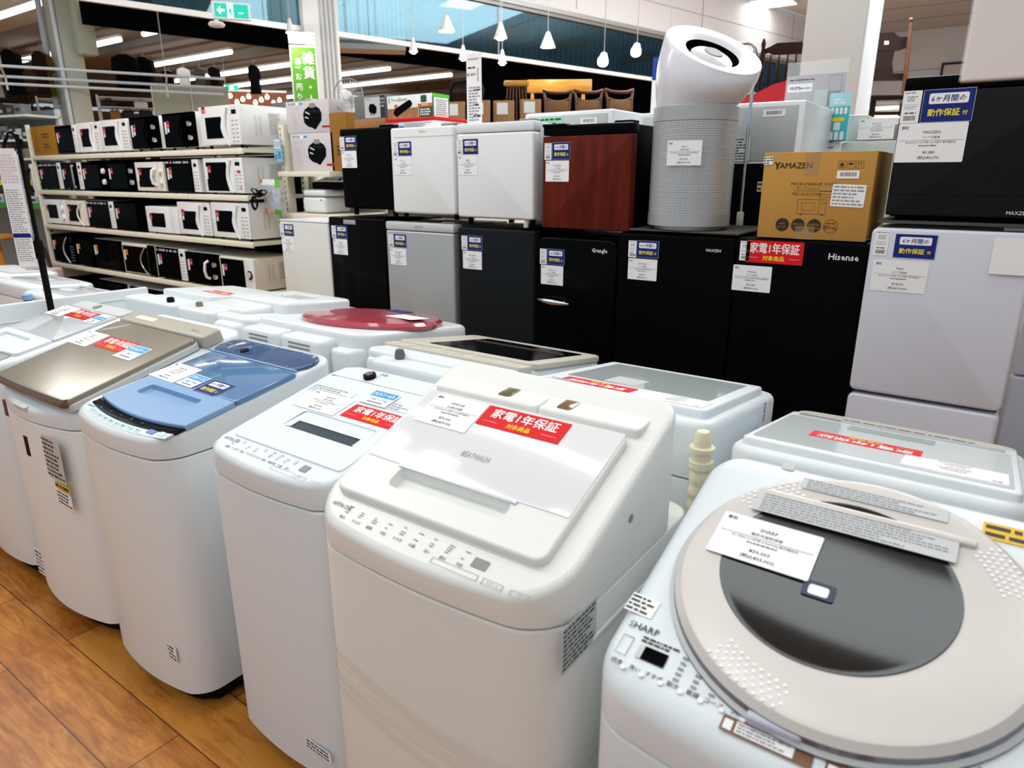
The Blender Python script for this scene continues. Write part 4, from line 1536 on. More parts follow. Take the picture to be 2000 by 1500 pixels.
# ================================================================ microwave shelving
YS = 3.0
XL, XR = -7.93, -4.46
LEV = (1.635, 1.315, .985, .608)
o = thing('shelving_unit', 'cream steel gondola shelving filled with used microwave ovens', 'shelving', (XL, YS, 0))
L = XR - XL
for z in LEV + (.20,):
    g = G()
    g.box((0, 0, z - .040), (L, .016, z - .001), CREAM, .004)
    g.box((.0, .012, z - .028), (L, .50, z), CREAM)
    for k in (.9, 1.8, 2.7):
        g.box((k - .0008, -.0006, z - .038), (k + .0008, .01, z), SEAM)
    g.obj('shelf_board', o)
for x in (.0, 1.16, 2.32, L - .03):
    g = G()
    g.box((x, .50, 0), (x + .035, .54, 1.92), CREAM)
    for k in range(46):
        g.box((x + .006, .4985, .1 + k * .039), (x + .014, .5005, .118 + k * .039), DARK)
        g.box((x + .021, .4985, .1 + k * .039), (x + .029, .5005, .118 + k * .039), DARK)
    g.obj('upright', o)
g = G()
g.box((-.035, .02, 0), (-.008, .50, 1.10), CREAM)
g.box((-.035, .0, 0), (-.005, .035, 1.92), CREAM, .004)
for k in range(30):
    g.box((-.036, .045, .3 + k * .05), (-.006, .062, .325 + k * .05), DARK)
g.obj('end_upright', o)
g = G()
g.box((.0, .505, .05), (L, .512, 1.60), mat('dark_back', sr(14, 14, 14), .9, spec=.05))
for k in range(60):
    g.box((k * .058, .50, .1), (k * .058 + .003, .505, 1.6), DARK)
g.obj('back_panel', o)
g = G()
g.box((0, .03, 0), (L, .5, .17), DARK)
g.obj('kick_base', o)

MB = {'w': WH2, 'k': mat('oven_black', sr(4, 4, 5), .4, spec=.0), 's': SILV, 'i': IVORY, 'g': LGREY}
OVG = mat('oven_window', sr(4, 6, 6), .10, spec=.01)
SW = ('', )


def microwave(label, x0, x1, z, h, d=.36, body='w', door='w', win=(.14, .74, .14, .84), pw=.24, panel='w', handle='none', ctl='buttons', stickers=('pink',), side=False, y=YS + .012, sx=.03, sz=.06, feet=.012, dial='w', arcm=None, topstrip=False):
    """Local frame: front at y = 0. win is the window in the door as fractions (x0, x1, z0, z1)."""
    w = x1 - x0
    o = thing('microwave_oven', label, 'microwave', (x0, y, z + .001), 0, 'used microwave ovens on the shelving')
    g = G()
    g.box((0, .022, feet), (w, d, h), MB[body], .006)
    if side:
        for i in range(14):
            for q in (.12, .155):
                g.box((w - .001, q, h * .30 + i * h * .035), (w + .0008, q + .018, h * .30 + i * h * .035 + .0022), GREY)
    g.obj('cabinet', o)
    for q in (.04, w - .07):
        for yy in (.05, d - .06):
            g = G(); g.cyl((q, yy, 0), (q, yy, feet + .002), .012, RUB, n=10); g.obj('foot', o)
    dw = w * (1 - pw)
    R = Matrix.Rotation(pi / 2, 4, 'X')
    g = G(R)
    g.slab(rrect(.002, dw - .001, feet + .002, h - .002, .006, 3), -.022, 0, MB[door], .003)
    dr = g.obj('door', o)
    g = G(R)
    a, b, c, e = win
    if handle == 'curve':
        p = [(dw * a, feet + (h - feet) * c), (dw * b, feet + (h - feet) * c)]
        p = [(dw * a, h * c), (dw * (b + .03), h * c)] + [(dw * (b - .05 + .08 * abs(1 - 2 * i / 8) ** 1.6), h * (c + (e - c) * i / 8)) for i in range(1, 8)] + [(dw * (b - .01), h * e), (dw * a, h * e)]
        g.slab(p, -.001, .0012, OVG)
    else:
        g.slab(rrect(dw * a, dw * b, h * c, h * e, .004, 3), -.001, .0012, OVG)
    g.obj('window', dr)
    am = arcm or MB[door]
    if handle == 'curve':
        g = G()
        g.tube([(dw * (.965 - .10 * sin(pi * i / 12)), -.008, h * (.06 + .88 * i / 12)) for i in range(13)], .007, MB[door], 8)
        g.obj('handle', dr)
    elif handle == 'arc':
        g = G()
        g.tube([(dw * (.97 - .16 * sin(pi * i / 12)), -.006 - .018 * sin(pi * i / 12), h * (.06 + .88 * i / 12)) for i in range(13)], .007, am, 8)
        g.obj('handle', dr)
    elif handle == 'bar':
        g = G()
        g.box((dw * .86, -.035, h * .10), (dw * .91, -.022, h * .92), am, .004)
        for q in (.14, .88):
            g.box((dw * .87, -.024, h * q - .008), (dw * .90, .0, h * q + .008), am)
        g.obj('handle', dr)
    elif handle == 'retro':
        g = G()
        g.tube([(dw * .93, .0, h * .24), (dw * .90, -.025, h * .30), (dw * .88, -.03, h * .5), (dw * .90, -.025, h * .72), (dw * .93, 0, h * .78)], .011, am, 10)
        g.obj('handle', dr)
    if pw > 0:
        g = G(R)
        pm = MB[panel]
        x = dw + .001
        g.slab(rrect(x, w - .001, feet + .002, h - .002, .006, 3), -.022, -.0005, pm, .003)
        ink = INKL if panel == 'k' else INK
        cxp = (x + w) / 2
        pwid = w - x
        if ctl in ('buttons', 'screen', 'red'):
            g.slab(rrect(x + pwid * .26, w - pwid * .26, h * .78, h * .88, .002, 2), -.001, .0006, GLOSS)
            g.text('Panasonic', h * .035, ink, cxp, h * .925, .0004, 0, 0, 1, pwid * .7)
            for r in range(6):
                for q in (-.2, .2):
                    g.rect(cxp + q * pwid - pwid * .12, cxp + q * pwid + pwid * .12, h * (.14 + r * .095), h * (.165 + r * .095), INKL, .0005)
        if ctl == 'red':
            g.rect(cxp - pwid * .05, cxp + pwid * .22, h * .58, h * .66, mat('red_print', sr(200, 30, 40), .5), .0009)
            g.rect(cxp, cxp + pwid * .25, h * .17, h * .22, ORNG, .0009)
        cp = g.obj('control_panel', o)
        if ctl == 'knobs':
            for q in (.68, .32):
                g = G()
                g.cyl((cxp, -.0, h * q), (cxp, -.016, h * q), pwid * .22, MB[dial] if dial != 'c' else CHROME, pwid * .18, 16)
                g.box((cxp - .002, -.02, h * q - pwid * .18), (cxp + .002, -.012, h * q + pwid * .18), MB[dial] if dial != 'c' else CHROME)
                g.obj('knob', cp)
        elif ctl == 'dial':
            g = G()
            g.cyl((cxp, .0, h * .52), (cxp, -.004, h * .52), pwid * .30, DARK, n=20)
            g.cyl((cxp, -.002, h * .52), (cxp, -.018, h * .52), pwid * .20, LGREY, n=18)
            g.obj('knob', cp)
    for s in stickers:
        if s in ('pink', 'orange'):
            stick(o, front_m(sx + .046, h - sz - .02, -.0018), s, .040, .046)
            stick(o, front_m(sx + .012, h - sz - .045, -.0020), 'strip', .022, .085)
        elif s == 'small':
            stick(o, front_m(sx + .046, h - sz - .062, -.0018), 'strip', .022, .030)
    if topstrip:
        g = G(front_m(0, 0, -.0016))
        g.rect(.01, dw * .98, h * .875, h * .96, GLOSS, 0)
        q = .02
        while q < dw * .92:
            g.rect(q, q + .018, h * .89, h * .945, LGREY, .0004)
            q += random.choice((.022, .03, .045))
        g.obj('instruction_strip', o)
    if side:
        M = Matrix.Translation((w + .0006, d * .72, h * .58)) @ Matrix.Rotation(pi / 2, 4, 'Z') @ Matrix.Rotation(pi / 2, 4, 'X')
        stick(o, M, 'notice', .10 if side is True else .15, h * .55, 14, GREY, MB[body])
    return o


z = LEV[0]
microwave('black door microwave with white panel beside the brown carton, top shelf', -7.36, -6.95, z, .250, door='k', win=(.06, .95, .10, .90), panel='w', stickers=('pink',), pw=.16)
microwave('white microwave with curved door edge, third from the left end of top shelf', -6.915, -6.51, z, .258, handle='curve', win=(.20, .74, .22, .80), stickers=('pink',))
microwave('white microwave with grey screen, between white and black ovens on top shelf', -6.49, -6.02, z, .262, handle='curve', win=(.14, .74, .22, .80), stickers=('pink', 'small'))
microwave('black front microwave with white case and two chrome knobs, left of its twin, top shelf', -5.985, -5.56, z, .262, door='k', win=(.05, .80, .08, .92), panel='k', ctl='knobs', dial='c', handle='arc', stickers=('pink', 'small'), feet=.02)
microwave('black front microwave with white case and two chrome knobs, beside the big white oven', -5.475, -5.045, z, .268, door='k', win=(.05, .80, .08, .92), panel='k', ctl='knobs', dial='c', handle='arc', stickers=('pink', 'small'), feet=.02)
microwave('large white microwave at the right end of the top shelf, vent slots in its side', -4.965, -4.475, z, .288, d=.40, handle='curve', win=(.20, .74, .24, .74), stickers=('pink',), side=True, feet=.024, sx=.02, sz=.0)
z = LEV[1]
microwave('black door microwave with white panel at the left end of second shelf', -7.86, -7.39, z, .250, door='k', win=(.05, .95, .08, .84), pw=.16, panel='w', topstrip=True)
microwave('black microwave with tall silver bar handle on second shelf', -7.375, -6.965, z, .250, door='k', win=(.04, .80, .06, .94), handle='bar', arcm=CHROME, panel='w', pw=.20, ctl='red')
microwave('all black microwave with two white knobs on second shelf', -6.96, -6.49, z, .252, body='k', door='k', win=(.05, .92, .1, .9), panel='k', ctl='knobs', dial='w')
microwave('all black microwave with chrome knobs on second shelf', -6.48, -6.01, z, .252, body='k', door='k', win=(.05, .92, .1, .9), panel='k', ctl='knobs', dial='c')
microwave('small cream microwave with wide see through window and white loop handle', -6.00, -5.56, z, .240, body='i', door='i', win=(.12, .82, .18, .82), handle='retro', arcm=WH2, panel='i', ctl='knobs', dial='i', pw=.22)
microwave('black door microwave with silver case beside the round edged white oven', -5.53, -5.06, z, .252, body='g', door='k', win=(.05, .95, .06, .84), pw=.18, panel='w', topstrip=True, stickers=('pink', 'small'))
microwave('white microwave with black curved glass door at right end of second shelf', -4.99, -4.50, z, .258, d=.40, handle='curve', win=(.10, .80, .10, .88), ctl='red', side='L')
z = LEV[2]
microwave('white microwave with small square window at left end of third shelf', -7.91, -7.43, z, .240, win=(.26, .84, .26, .80), pw=.26, ctl='knobs', dial='w')
microwave('cream microwave with arched door edge on third shelf', -7.42, -7.02, z, .240, body='i', door='i', win=(.12, .80, .20, .84), handle='arc', panel='i', pw=.14, ctl='none')
microwave('black door microwave with silver case and print strip on third shelf', -6.985, -6.48, z, .245, body='g', door='k', win=(.04, .96, .06, .84), pw=.17, panel='w', topstrip=True)
microwave('plain all black microwave oven on third shelf', -6.47, -5.98, z, .250, body='k', door='k', win=(.04, .96, .08, .94), panel='k', pw=.2, ctl='none')
microwave('low white microwave with flat top on third shelf', -5.93, -5.44, z, .222, win=(.20, .78, .26, .76), pw=.24, ctl='none', handle='none')
microwave('white microwave beside the right end oven of third shelf', -5.43, -4.98, z, .268, handle='curve', win=(.16, .76, .22, .74), stickers=('pink', 'small'), feet=.018)
microwave('white microwave at right end of third shelf, side vents and rating print', -4.955, -4.485, z, .275, d=.42, handle='curve', win=(.14, .76, .22, .78), stickers=('pink', 'small'), side=True, feet=.018)
z = LEV[3]
microwave('black microwave with silver arc handle and white keys at left end of fourth shelf', -7.88, -7.40, z, .280, body='k', door='k', win=(.05, .80, .06, .94), handle='arc', arcm=SILV, panel='k', pw=.22, stickers=('orange',))
microwave('narrow plain black microwave with orange sticker on fourth shelf', -7.36, -7.01, z, .270, body='k', door='k', win=(.04, .96, .06, .94), panel='k', pw=.1, ctl='none', stickers=('orange',))
microwave('black door microwave with silver case and orange sticker on fourth shelf', -7.00, -6.47, z, .280, body='g', door='k', win=(.04, .96, .06, .94), panel='k', pw=.02, ctl='none', stickers=('orange', 'small'))
microwave('cream microwave with black door and thin chrome arc handle on fourth shelf', -6.44, -5.92, z, .272, body='i', door='i', win=(.04, 1.0, .08, .92), handle='arc', arcm=CHROME, panel='k', pw=.17, ctl='none', stickers=('orange',))
microwave('black door microwave with print strip and white panel on fourth shelf', -5.87, -5.42, z, .268, body='g', door='k', win=(.05, .95, .06, .84), pw=.2, panel='w', topstrip=True, stickers=('pink', 'small'))
microwave('black door microwave with white loop handle and two chrome knobs on fourth shelf', -5.41, -4.945, z, .258, body='g', door='k', win=(.04, .80, .08, .94), handle='retro', arcm=WH2, panel='k', ctl='knobs', dial='c', stickers=('pink',))
microwave('cream microwave with single round dial at right end of fourth shelf', -4.93, -4.495, z, .252, d=.40, body='i', door='i', win=(.05, .98, .06, .94), panel='w', pw=.26, ctl='dial', stickers=('pink',), side='L')
z = .20
microwave('silver topped oven with green sticker on the bottom shelf', -7.05, -6.50, z, .305, d=.42, body='g', door='k', win=(.04, .96, .06, .94), panel='k', pw=.1, ctl='none', stickers=())
microwave('black oven at the left of the bottom shelf', -7.70, -7.15, z, .27, d=.40, body='k', door='k', win=(.04, .96, .06, .94), panel='k', pw=.2, ctl='none', stickers=())
microwave('wide black oven with silver top in the middle of the bottom shelf', -6.42, -5.75, z, .295, d=.42, body='g', door='k', win=(.04, .96, .06, .94), panel='k', pw=.1, ctl='none', stickers=())

# carton on the top shelf
o = thing('cardboard_box', 'plain brown carton at the left end of the top shelf', 'box', (-7.905, YS + .02, LEV[0] + .001))
g = G(); g.box((0, 0, 0), (.52, .36, .262), mat('ochre_carton', sr(158, 112, 42), .85, spec=.05), .003); g.obj('carton', o)
g = G(front_m(0, 0, -.0006)); g.frame2(.24, .42, .05, .12, .002, INKC, 0); g.lines(.26, .40, .06, .11, 2, INKC, random.Random(2), 0); g.lines(.24, .38, .15, .20, 2, INKC, random.Random(3), 0)
g.box((.09, .02, 0), (.094, .22, .0002), INKC)
g.obj('carton_print', o)

# tied black cord hanging over the second shelf edge
o = thing('power_cord', 'bundled black power cord hanging over the second shelf edge', 'cord', (-4.44, YS + .10, LEV[1]))
g = G()
for k in range(4):
    g.tube([(.03 + .05 * cos(2 * pi * i / 14 + k), -.02 + .03 * sin(2 * pi * i / 14) - .012 * k, .012 + .004 * k + .022 * sin(2 * pi * i / 14 + k)) for i in range(15)], .0045, RUB, 6)
g.tube([(-.09, .0, .008), (-.02, -.01, .012), (.03, -.02, .02), (.07, -.10, .0), (.10, -.115, -.05)], .005, RUB, 6)
for k in range(3):
    g.tube([(.09 + .03 * cos(2 * pi * i / 12), -.118 - .004 * k, -.05 + (.035 + .006 * k) * sin(2 * pi * i / 12)) for i in range(13)], .0042, RUB, 6)
g.obj('cord', o)

# ---------------------------------------------------------------- end gondola with cooker cartons
o = thing('shelving_unit', 'narrow cream end shelving with rice cooker cartons', 'shelving', (-4.42, 3.10, 0))
g = G(); g.box((0, .18, 0), (.06, .24, 1.80), CREAM, .004)
for k in range(40):
    g.box((.02, .179, .2 + k * .04), (.03, .1805, .22 + k * .04), SEAM)
g.obj('upright', o)
for z, d0 in ((1.478, .10), (1.19, .10), (.85, .10)):
    g = G(); g.box((.06, d0, z - .035), (.62, .62, z), CREAM, .004); g.obj('shelf_board', o)
g = G(); g.box((.06, .60, 0), (.62, .62, 1.45), CREAM); g.obj('back_panel', o)
for z0, x, lab in ((1.735, -4.335, 'upper of two pale cartons printed with a black rice cooker'), (1.4785, -4.315, 'lower of two pale cartons printed with a black rice cooker')):
    o = thing('cardboard_box', lab, 'box', (x, 3.30, z0), 0, 'rice cooker cartons')
    H = .255 if z0 < 1.6 else .21
    g = G(); g.box((0, 0, 0), (.455, .34, H), mat('mauve_carton', sr(206, 200, 202), .6), .003); g.obj('carton', o)
    g = G(front_m(0, 0, -.0006))
    cx, cy = .285, H * .50
    blob = [(-.10, .02), (-.095, -.04), (-.06, -.065), (-.01, -.078), (.02, -.092), (.05, -.065), (.09, -.03), (.095, .02), (.075, .05), (.03, .072), (-.03, .07), (-.08, .05)]
    g.add([(cx + a, cy + b * .95, 0) for a, b in blob], [tuple(range(len(blob)))], GLOSS)
    g.add([(cx + a * .9 + .0, cy + .012 + b * .5, .0004) for a, b in blob[7:] + [(-.09, .03)]], [tuple(range(6))], DARK)
    g.slab(rrect(cx - .03, cx + .035, cy + .055, cy + .085, .012, 3), 0, .0006, GREY)
    g.add([(cx - .075, cy + .028, .0007), (cx - .03, cy + .012, .0007), (cx - .028, cy + .018, .0007), (cx - .072, cy + .035, .0007)], [(0, 1, 2, 3)], INKW)
    g.add([(cx - .08, cy - .005, .0007), (cx - .045, cy - .014, .0007), (cx - .044, cy - .008, .0007), (cx - .078, cy + .002, .0007)], [(0, 1, 2, 3)], INKW)
    g.slab(rrect(.375, .455, H * .14, H * .20, .003, 2), 0, .0005, mat('dark_red_print', sr(160, 16, 28), .5))
    g.rect(.02, .14, H * .74, H * .82, LGREY, 0)
    g.text('Re:Cook', .022, INK, .07, H * .92, 0, .01); g.rect(.11, .145, H * .87, H * .95, PAPER, .0002); g.rect(.15, .185, H * .88, H * .94, SKYB, .0002)
    for i in range(4):
        g.frame2(.055 + .008 * i, .092 + .008 * i, H * (.54 - .14 * i), H * (.64 - .14 * i), .0015, INKL, 0)
    g.obj('carton_print', o)
o = thing('cardboard_box', 'dark grey carton behind the big white microwave on the top shelf', 'box', (-4.93, 3.62, 1.70))
g = G(); g.box((0, 0, 0), (.46, .30, .30), mat('mauve_grey_carton', sr(116, 108, 108), .6), .003); g.obj('carton', o)
g = G(front_m(0, 0, -.0006)); g.text('Recolte', .03, INKW, .36, .24, 0); g.cyl((.40, .14, 0), (.40, .14, .002), .03, DARK, n=16); g.rect(.30, .34, .235, .25, mat('dark_red_print', sr(160, 16, 28), .5), 0); g.obj('carton_print', o)
o = thing('shelving_unit', 'cream shelving behind the microwave gondola, carrying the dark grey carton', 'shelving', (-5.4, 3.56, 0))
g = G(); g.box((0, .03, 1.66), (.96, .42, 1.70), CREAM); g.obj('shelf_board', o)
g = G(); g.box((0, .03, 0), (.96, .06, 1.66), CREAM); g.obj('back_panel', o)

# cooker, griddle, hanging packs
o = thing('rice_cooker', 'white square rice cooker on the cream end shelf', 'rice cooker', (-4.19, 3.26, 1.1905))
g = G(); g.box((0, 0, .008), (.25, .24, .115), WH2, .025, 4); g.box((.004, .006, .116), (.246, .234, .165), WH2, .02, 4); g.box((.01, .01, .113), (.24, .23, .118), SEAM); g.obj('body', o)
g = G(); g.box((.02, .02, 0), (.23, .22, .012), GREY); g.obj('base', o)
g = G(front_m(.21, .095, -.0008)); g.rect(-.012, .012, -.004, .004, GREY, 0); g.obj('mark', o)
o = thing('shelf_bracket_board', 'dark thin board carrying the black griddle', 'shelf', (-4.17, 3.47, 1.345))
g = G(); g.box((0, 0, 0), (.52, .20, .012), DARK); g.obj('board', o)
o = thing('electric_griddle', 'black griddle with white printed top on a dark board', 'griddle', (-4.16, 3.33, 1.358))
g = G(); g.box((0, 0, 0), (.42, .24, .05), BLK, .012); g.obj('tray', o)
g = G(); g.add([(.03, .01, .050), (.42, .01, .050), (.42, .06, .082), (.08, .06, .082)], [(0, 1, 2, 3)], PAPER); g.add([(.03, .01, .050), (.08, .06, .082), (.42, .06, .082), (.42, .23, .05), (.03, .23, .05)], [(0, 1, 2, 3, 4)], LGREY)
T0 = g.T; g.T = frame_m((.03, .01, .0508), (1, 0, 0), (0, .05, .032)); rnd = random.Random(3); g.lines(.07, .22, .02, .04, 1, INK, rnd, 0); g.rect(.22, .26, .012, .045, NAVY, 0); g.rect(.30, .33, .012, .04, INKB, 0); g.rect(.34, .36, .012, .04, INKB, 0)
g.obj('printed_cover', o)
o = thing('blister_pack', 'small light blue blister pack hanging on the cream post', 'packaging', (-4.385, 3.235, 1.545))
g = G(); g.slab(rrect(-.045, .045, 0, .004, .001, 1), 0, .16, mat('pale_blue_card', sr(160, 200, 230), .4)); g.obj('card', o)
g = G(front_m(0, 0, -.001)); g.rect(-.03, .03, .09, .15, PAPER, 0); g.lines(-.025, .03, .10, .14, 3, INKL, random.Random(1), .0004); g.rect(-.035, -.01, .01, .05, GREY, 0); g.rect(.0, .035, .02, .07, SKYB, 0); g.obj('print', o)
g = G(); g.tube([(0, .03, .165), (0, -.005, .165), (0, -.008, .155)], .002, CHROME, 6); g.obj('hook', o)
o = thing('hose_pack', 'clear plastic pack of white hoses with orange and green print, hanging by the white fridge', 'packaging', (-4.36, 3.125, 1.18))
CLEARB = mat('clear_bag', sr(236, 240, 240), .15, alpha=.35, coat=.6)
g = G(); g.box((-.10, 0, 0), (.11, .05, .235), CLEARB, .02, 3); g.obj('bag', o)
g = G(); g.slab(rrect(-.10, .11, -.003, .001, .001, 1), .205, .245, PAPER); g.slab(rrect(.06, .112, -.0045, -.002, .001, 1), .195, .245, mat('leaf_green', sr(96, 200, 40), .5)); g.slab(rrect(.03, .11, -.006, -.004, .001, 1), .0, .035, mat('mid_green', sr(60, 160, 40), .5))
for x, z in ((-.09, .235), (-.07, .012), (-.068, .035), (.0, .012)):
    g.cyl((x, -.006, z), (x, -.003, z), .012, mat('orange_print', sr(240, 100, 30), .5), n=14)
g.obj('header_card', o)
g = G()
for k in range(5):
    g.tube([(-.07 + .03 * k + .012 * sin(i * .7 + k), .024, .04 + .019 * i) for i in range(9)], .009, LGREY, 8)
g.tube([(-.03, .012, .17), (.02, .01, .12), (.06, .012, .07)], .012, mat('hose_blue_tint', sr(150, 176, 220), .4), 8)
g.cyl((.01, .0, .15), (.01, .018, .15), .018, PAPER, n=14)
g.obj('hose', o)
g = G(); g.tube([(0, .08, .25), (0, .0, .25), (0, -.004, .24)], .002, CHROME, 6); g.obj('hook', o)

# cartons on top of the first cube fridges
o = thing('cardboard_box', 'tall brown carton under the clear desk fan', 'box', (-3.885, 3.30, 1.4785))
g = G(); g.box((0, 0, 0), (.17, .30, .375), CARDD, .003); g.obj('carton', o)
g = G(front_m(0, 0, -.0006)); g.lines(.06, .15, .10, .17, 3, INKC, random.Random(9), 0); g.obj('carton_print', o)
o = thing('desk_fan', 'clear bladed desk fan with white hub on brown carton', 'fan', (-3.80, 3.44, 1.8538))
g = G(); g.lathe([(.0, 0), (.07, 0), (.068, .012), (.02, .018), (.012, .03), (.012, .09), (.0, .09)], LGREY, 24); g.obj('base', o)
c = V3((0, -.03, .112)); fx, fz = V3((.93, .36, 0)), V3((0, 0, 1))
FG = mat('fan_clear', sr(214, 220, 220), .1, alpha=.35, coat=.6)
g = G()
for r, t in ((.108, .004), (.075, .0014), (.05, .0014)):
    g.tube([c + fx * r * cos(2 * pi * i / 32) + fz * r * sin(2 * pi * i / 32) for i in range(33)], t if r > .1 else .0013, GREY, 5)
for i in range(28):
    a = 2 * pi * i / 28
    g.tube([c + V3((.36, -.93, 0)) * .02 + (fx * cos(a) + fz * sin(a)) * .03, c + (fx * cos(a) + fz * sin(a)) * .108], .0011, LGREY, 4)
g.obj('guard', o)
g = G()
for k in range(5):
    a = 2 * pi * k / 5
    p = [(.02, -.01), (.06, -.035), (.095, -.02), (.098, .02), (.06, .025), (.02, .012)]
    g.add([c + (fx * cos(a) + fz * sin(a)) * x + (fz * cos(a) - fx * sin(a)) * y + V3((.0, .012 - y * .2, 0)) for x, y in p], [tuple(range(6))], FG)
g.obj('blade', o)
g = G(frame_m(c + V3((.010, -.026, 0)), fx, fz)); g.lathe([(.032, -.02), (.032, 0), (.026, .006), (0, .008)], WH2, 24); g.obj('hub', o)
g = G(); g.cyl(c + V3((0, .02, -.02)), c + V3((-.01, .10, -.02)), .03, WH2, .024, 20); g.cyl((0, 0, .08), c + V3((0, .04, -.01)), .012, WH2, n=12); g.obj('motor', o)

o = thing('cardboard_box', 'flat brown carton under the air fryer carton', 'box', (-3.45, 3.13, 1.722))
g = G(); g.box((0, 0, 0), (.275, .27, .060), mat('kraft_flat', sr(166, 116, 66), .8), .002); g.obj('carton', o)
o = thing('cardboard_box', 'grey and white carton printed with a small black air fryer', 'box', (-3.46, 3.15, 1.7825), 0)
g = G(); g.box((0, 0, 0), (.268, .25, .135), mat('grey_carton', sr(112, 114, 112), .6), .002); g.obj('carton', o)
g = G(front_m(0, 0, -.0006)); g.rect(.09, .225, .006, .122, LGREY, 0); g.rect(.225, .266, .003, .130, mat('slate_navy', sr(28, 40, 54), .5), 0)
b = [(-.035, .0), (-.03, -.02), (.0, -.032), (.03, -.03), (.035, .005), (.01, .025), (-.025, .025)]
g.add([(.16 + x, .06 + y, .0004) for x, y in b], [tuple(range(7))], GLOSS)
g.rect(.14, .148, .02, .04, GLOSS, .0003); g.rect(.165, .173, .018, .04, GLOSS, .0003); g.lines(.10, .15, .108, .114, 1, INK, random.Random(1), .0003); g.lines(.23, .262, .06, .12, 3, INKL, random.Random(2), .0003)
g.obj('carton_print', o)
o = thing('cardboard_box', 'white carton with red lid edge under the vacuum sealer carton', 'box', (-3.165, 3.125, 1.7115))
g = G(); g.box((0, 0, 0), (.385, .33, .052), PAPER); g.box((-.002, -.002, .040), (.387, .332, .0605), RED, .002); g.obj('carton', o)
g = G(front_m(0, 0, -.0006)); g.rect(.004, .10, .006, .048, mat('pale_pink', sr(236, 214, 214), .6), 0); g.text('SIROCA', .012, RED, .035, .034, .0004); g.rect(.10, .145, .0, .02, SKYB, .0004); g.lines(.15, .37, .008, .034, 3, INKL, random.Random(4), 0); g.obj('carton_print', o)
o = thing('cardboard_box', 'white and green vacuum sealer carton with wood picture, on the cartons', 'box', (-3.175, 3.15, 1.7725))
g = G(); g.box((0, 0, 0), (.36, .15, .128), PAPER, .002); g.obj('carton', o)
g = G(front_m(0, 0, -.0006)); GRN = mat('carton_green', sr(24, 92, 52), .5)
g.rect(.0, .25, 0, .058, TAN, 0); g.rect(.255, .36, 0, .060, GRN, .0003); g.rect(.248, .36, .058, .076, mat('burnt_orange', sr(232, 110, 30), .5), .0005); g.text('FM5000', .015, INKW, .305, .067, .0009, .01); g.lines(.265, .35, .01, .05, 3, INKW, random.Random(2), .0007)
g.text('FoodSaver', .030, mat('green_logo', sr(96, 160, 40), .5), .10, .106, .0004, .012); g.rect(.014, .022, .088, .122, mat('green_logo', sr(96, 160, 40), .5), .0004)
b = [(-.075, -.022), (-.06, -.040), (-.045, -.042), (.075, .012), (.08, .028), (.065, .045), (.05, .045), (-.065, -.0)]
g.add([(.125 + x, .055 + y, .0006) for x, y in b], [tuple(range(8))], GLOSS); g.slab(rrect(.272, .318, .082, .120, .008, 3), 0, .0006, GRN); g.rect(.06, .085, .06, .08, mat('burnt_orange', sr(232, 110, 30), .5), .0004)
g.obj('carton_print', o)
g = G(Matrix.Translation((.3606, 0, 0)) @ Matrix.Rotation(pi / 2, 4, 'Z') @ Matrix.Rotation(pi / 2, 4, 'X')); g.rect(0, .15, 0, .128, GRN, 0); g.rect(.012, .14, .004, .108, PAPER, .0004); g.lines(.03, .13, .01, .10, 8, INKL, random.Random(3), .0008); g.rect(.0, .15, .110, .128, mat('leaf_green', sr(96, 200, 40), .5), .0004); g.obj('side_print', o)

# second row of appliances, backs towards the camera
def back_fridge(label, x0, x1, z1, y, D, panel, low=None, memo=None):
    o = thing('refrigerator', label, 'refrigerator', (x0, y, 0))
    W = x1 - x0
    g = G(); g.box((0, 0, .03), (W, D, z1), WH, .012); g.obj('cabinet', o)
    g = G(); g.box((.03, -.004, low or .2), (W - .03, .004, z1 - .02), panel, .002); g.obj('back_plate', o)
    if low:
        g = G(); g.box((.01, -.006, .30), (W - .01, .01, low - .01), BLK, .002); g.box((.02, -.03, .86), (W - .02, 0, .95), SILV, .01); g.box((.02, -.02, .70), (W - .02, 0, .84), GREY, .01); g.obj('compressor_bay', o)
    g = G()
    for a in (.05, W - .05):
        g.cyl((a, .06, 0), (a, .06, .04), .02, RUB, n=10); g.cyl((a, D - .06, 0), (a, D - .06, .04), .02, RUB, n=10)
    g.obj('foot', o)
    return o


PLATE = mat('grey_back_plate', sr(176, 184, 184), .4, metal=.2)
o = back_fridge('tall white fridge from behind with green memo paper taped high', -2.36, -1.80, 1.785, 3.42, .55, PLATE)
stick(o, front_m(.17, 1.725, -.005), 'notice', .17, .07, 3, INK, mat('mint_paper', sr(150, 220, 178), .7))
stick(o, front_m(.42, 1.73, -.005), 'barcode', .10, .032)
o = back_fridge('white fridge from behind, half hidden by the air purifier', -1.72, -1.50, 1.765, 3.55, .5, LGREY)
o = back_fridge('tall fridge from behind with grey plate and black compressor bay, behind the oven carton', -1.46, -.845, 1.775, 3.44, .55, PLATE, low=1.515)
stick(o, front_m(.48, 1.725, -.005), 'barcode', .10, .030)
stick(o, front_m(.30, 1.57, -.006), 'notice', .17, .11, 8, INK, LGREY)
stick(o, front_m(.46, 1.40, -.008), 'notice', .045, .045, 2, INK, mat('cream_sticker', sr(226, 214, 176), .6))
FR = mat('green_grey_plastic', sr(196, 204, 198), .4)
o = thing('refrigerator', 'pale grey green appliance with recessed corner, price label and blue card, behind the oven carton', 'refrigerator', (-.80, 4.03, 0))
g = G(); g.box((0, 0, .02), (.62, .5, 1.62), FR, .02); g.box((.0, .06, 1.62), (.10, .5, 1.75), LGREY, .01); g.box((.11, .08, 1.62), (.62, .5, 1.735), FR, .02); g.obj('cabinet', o)
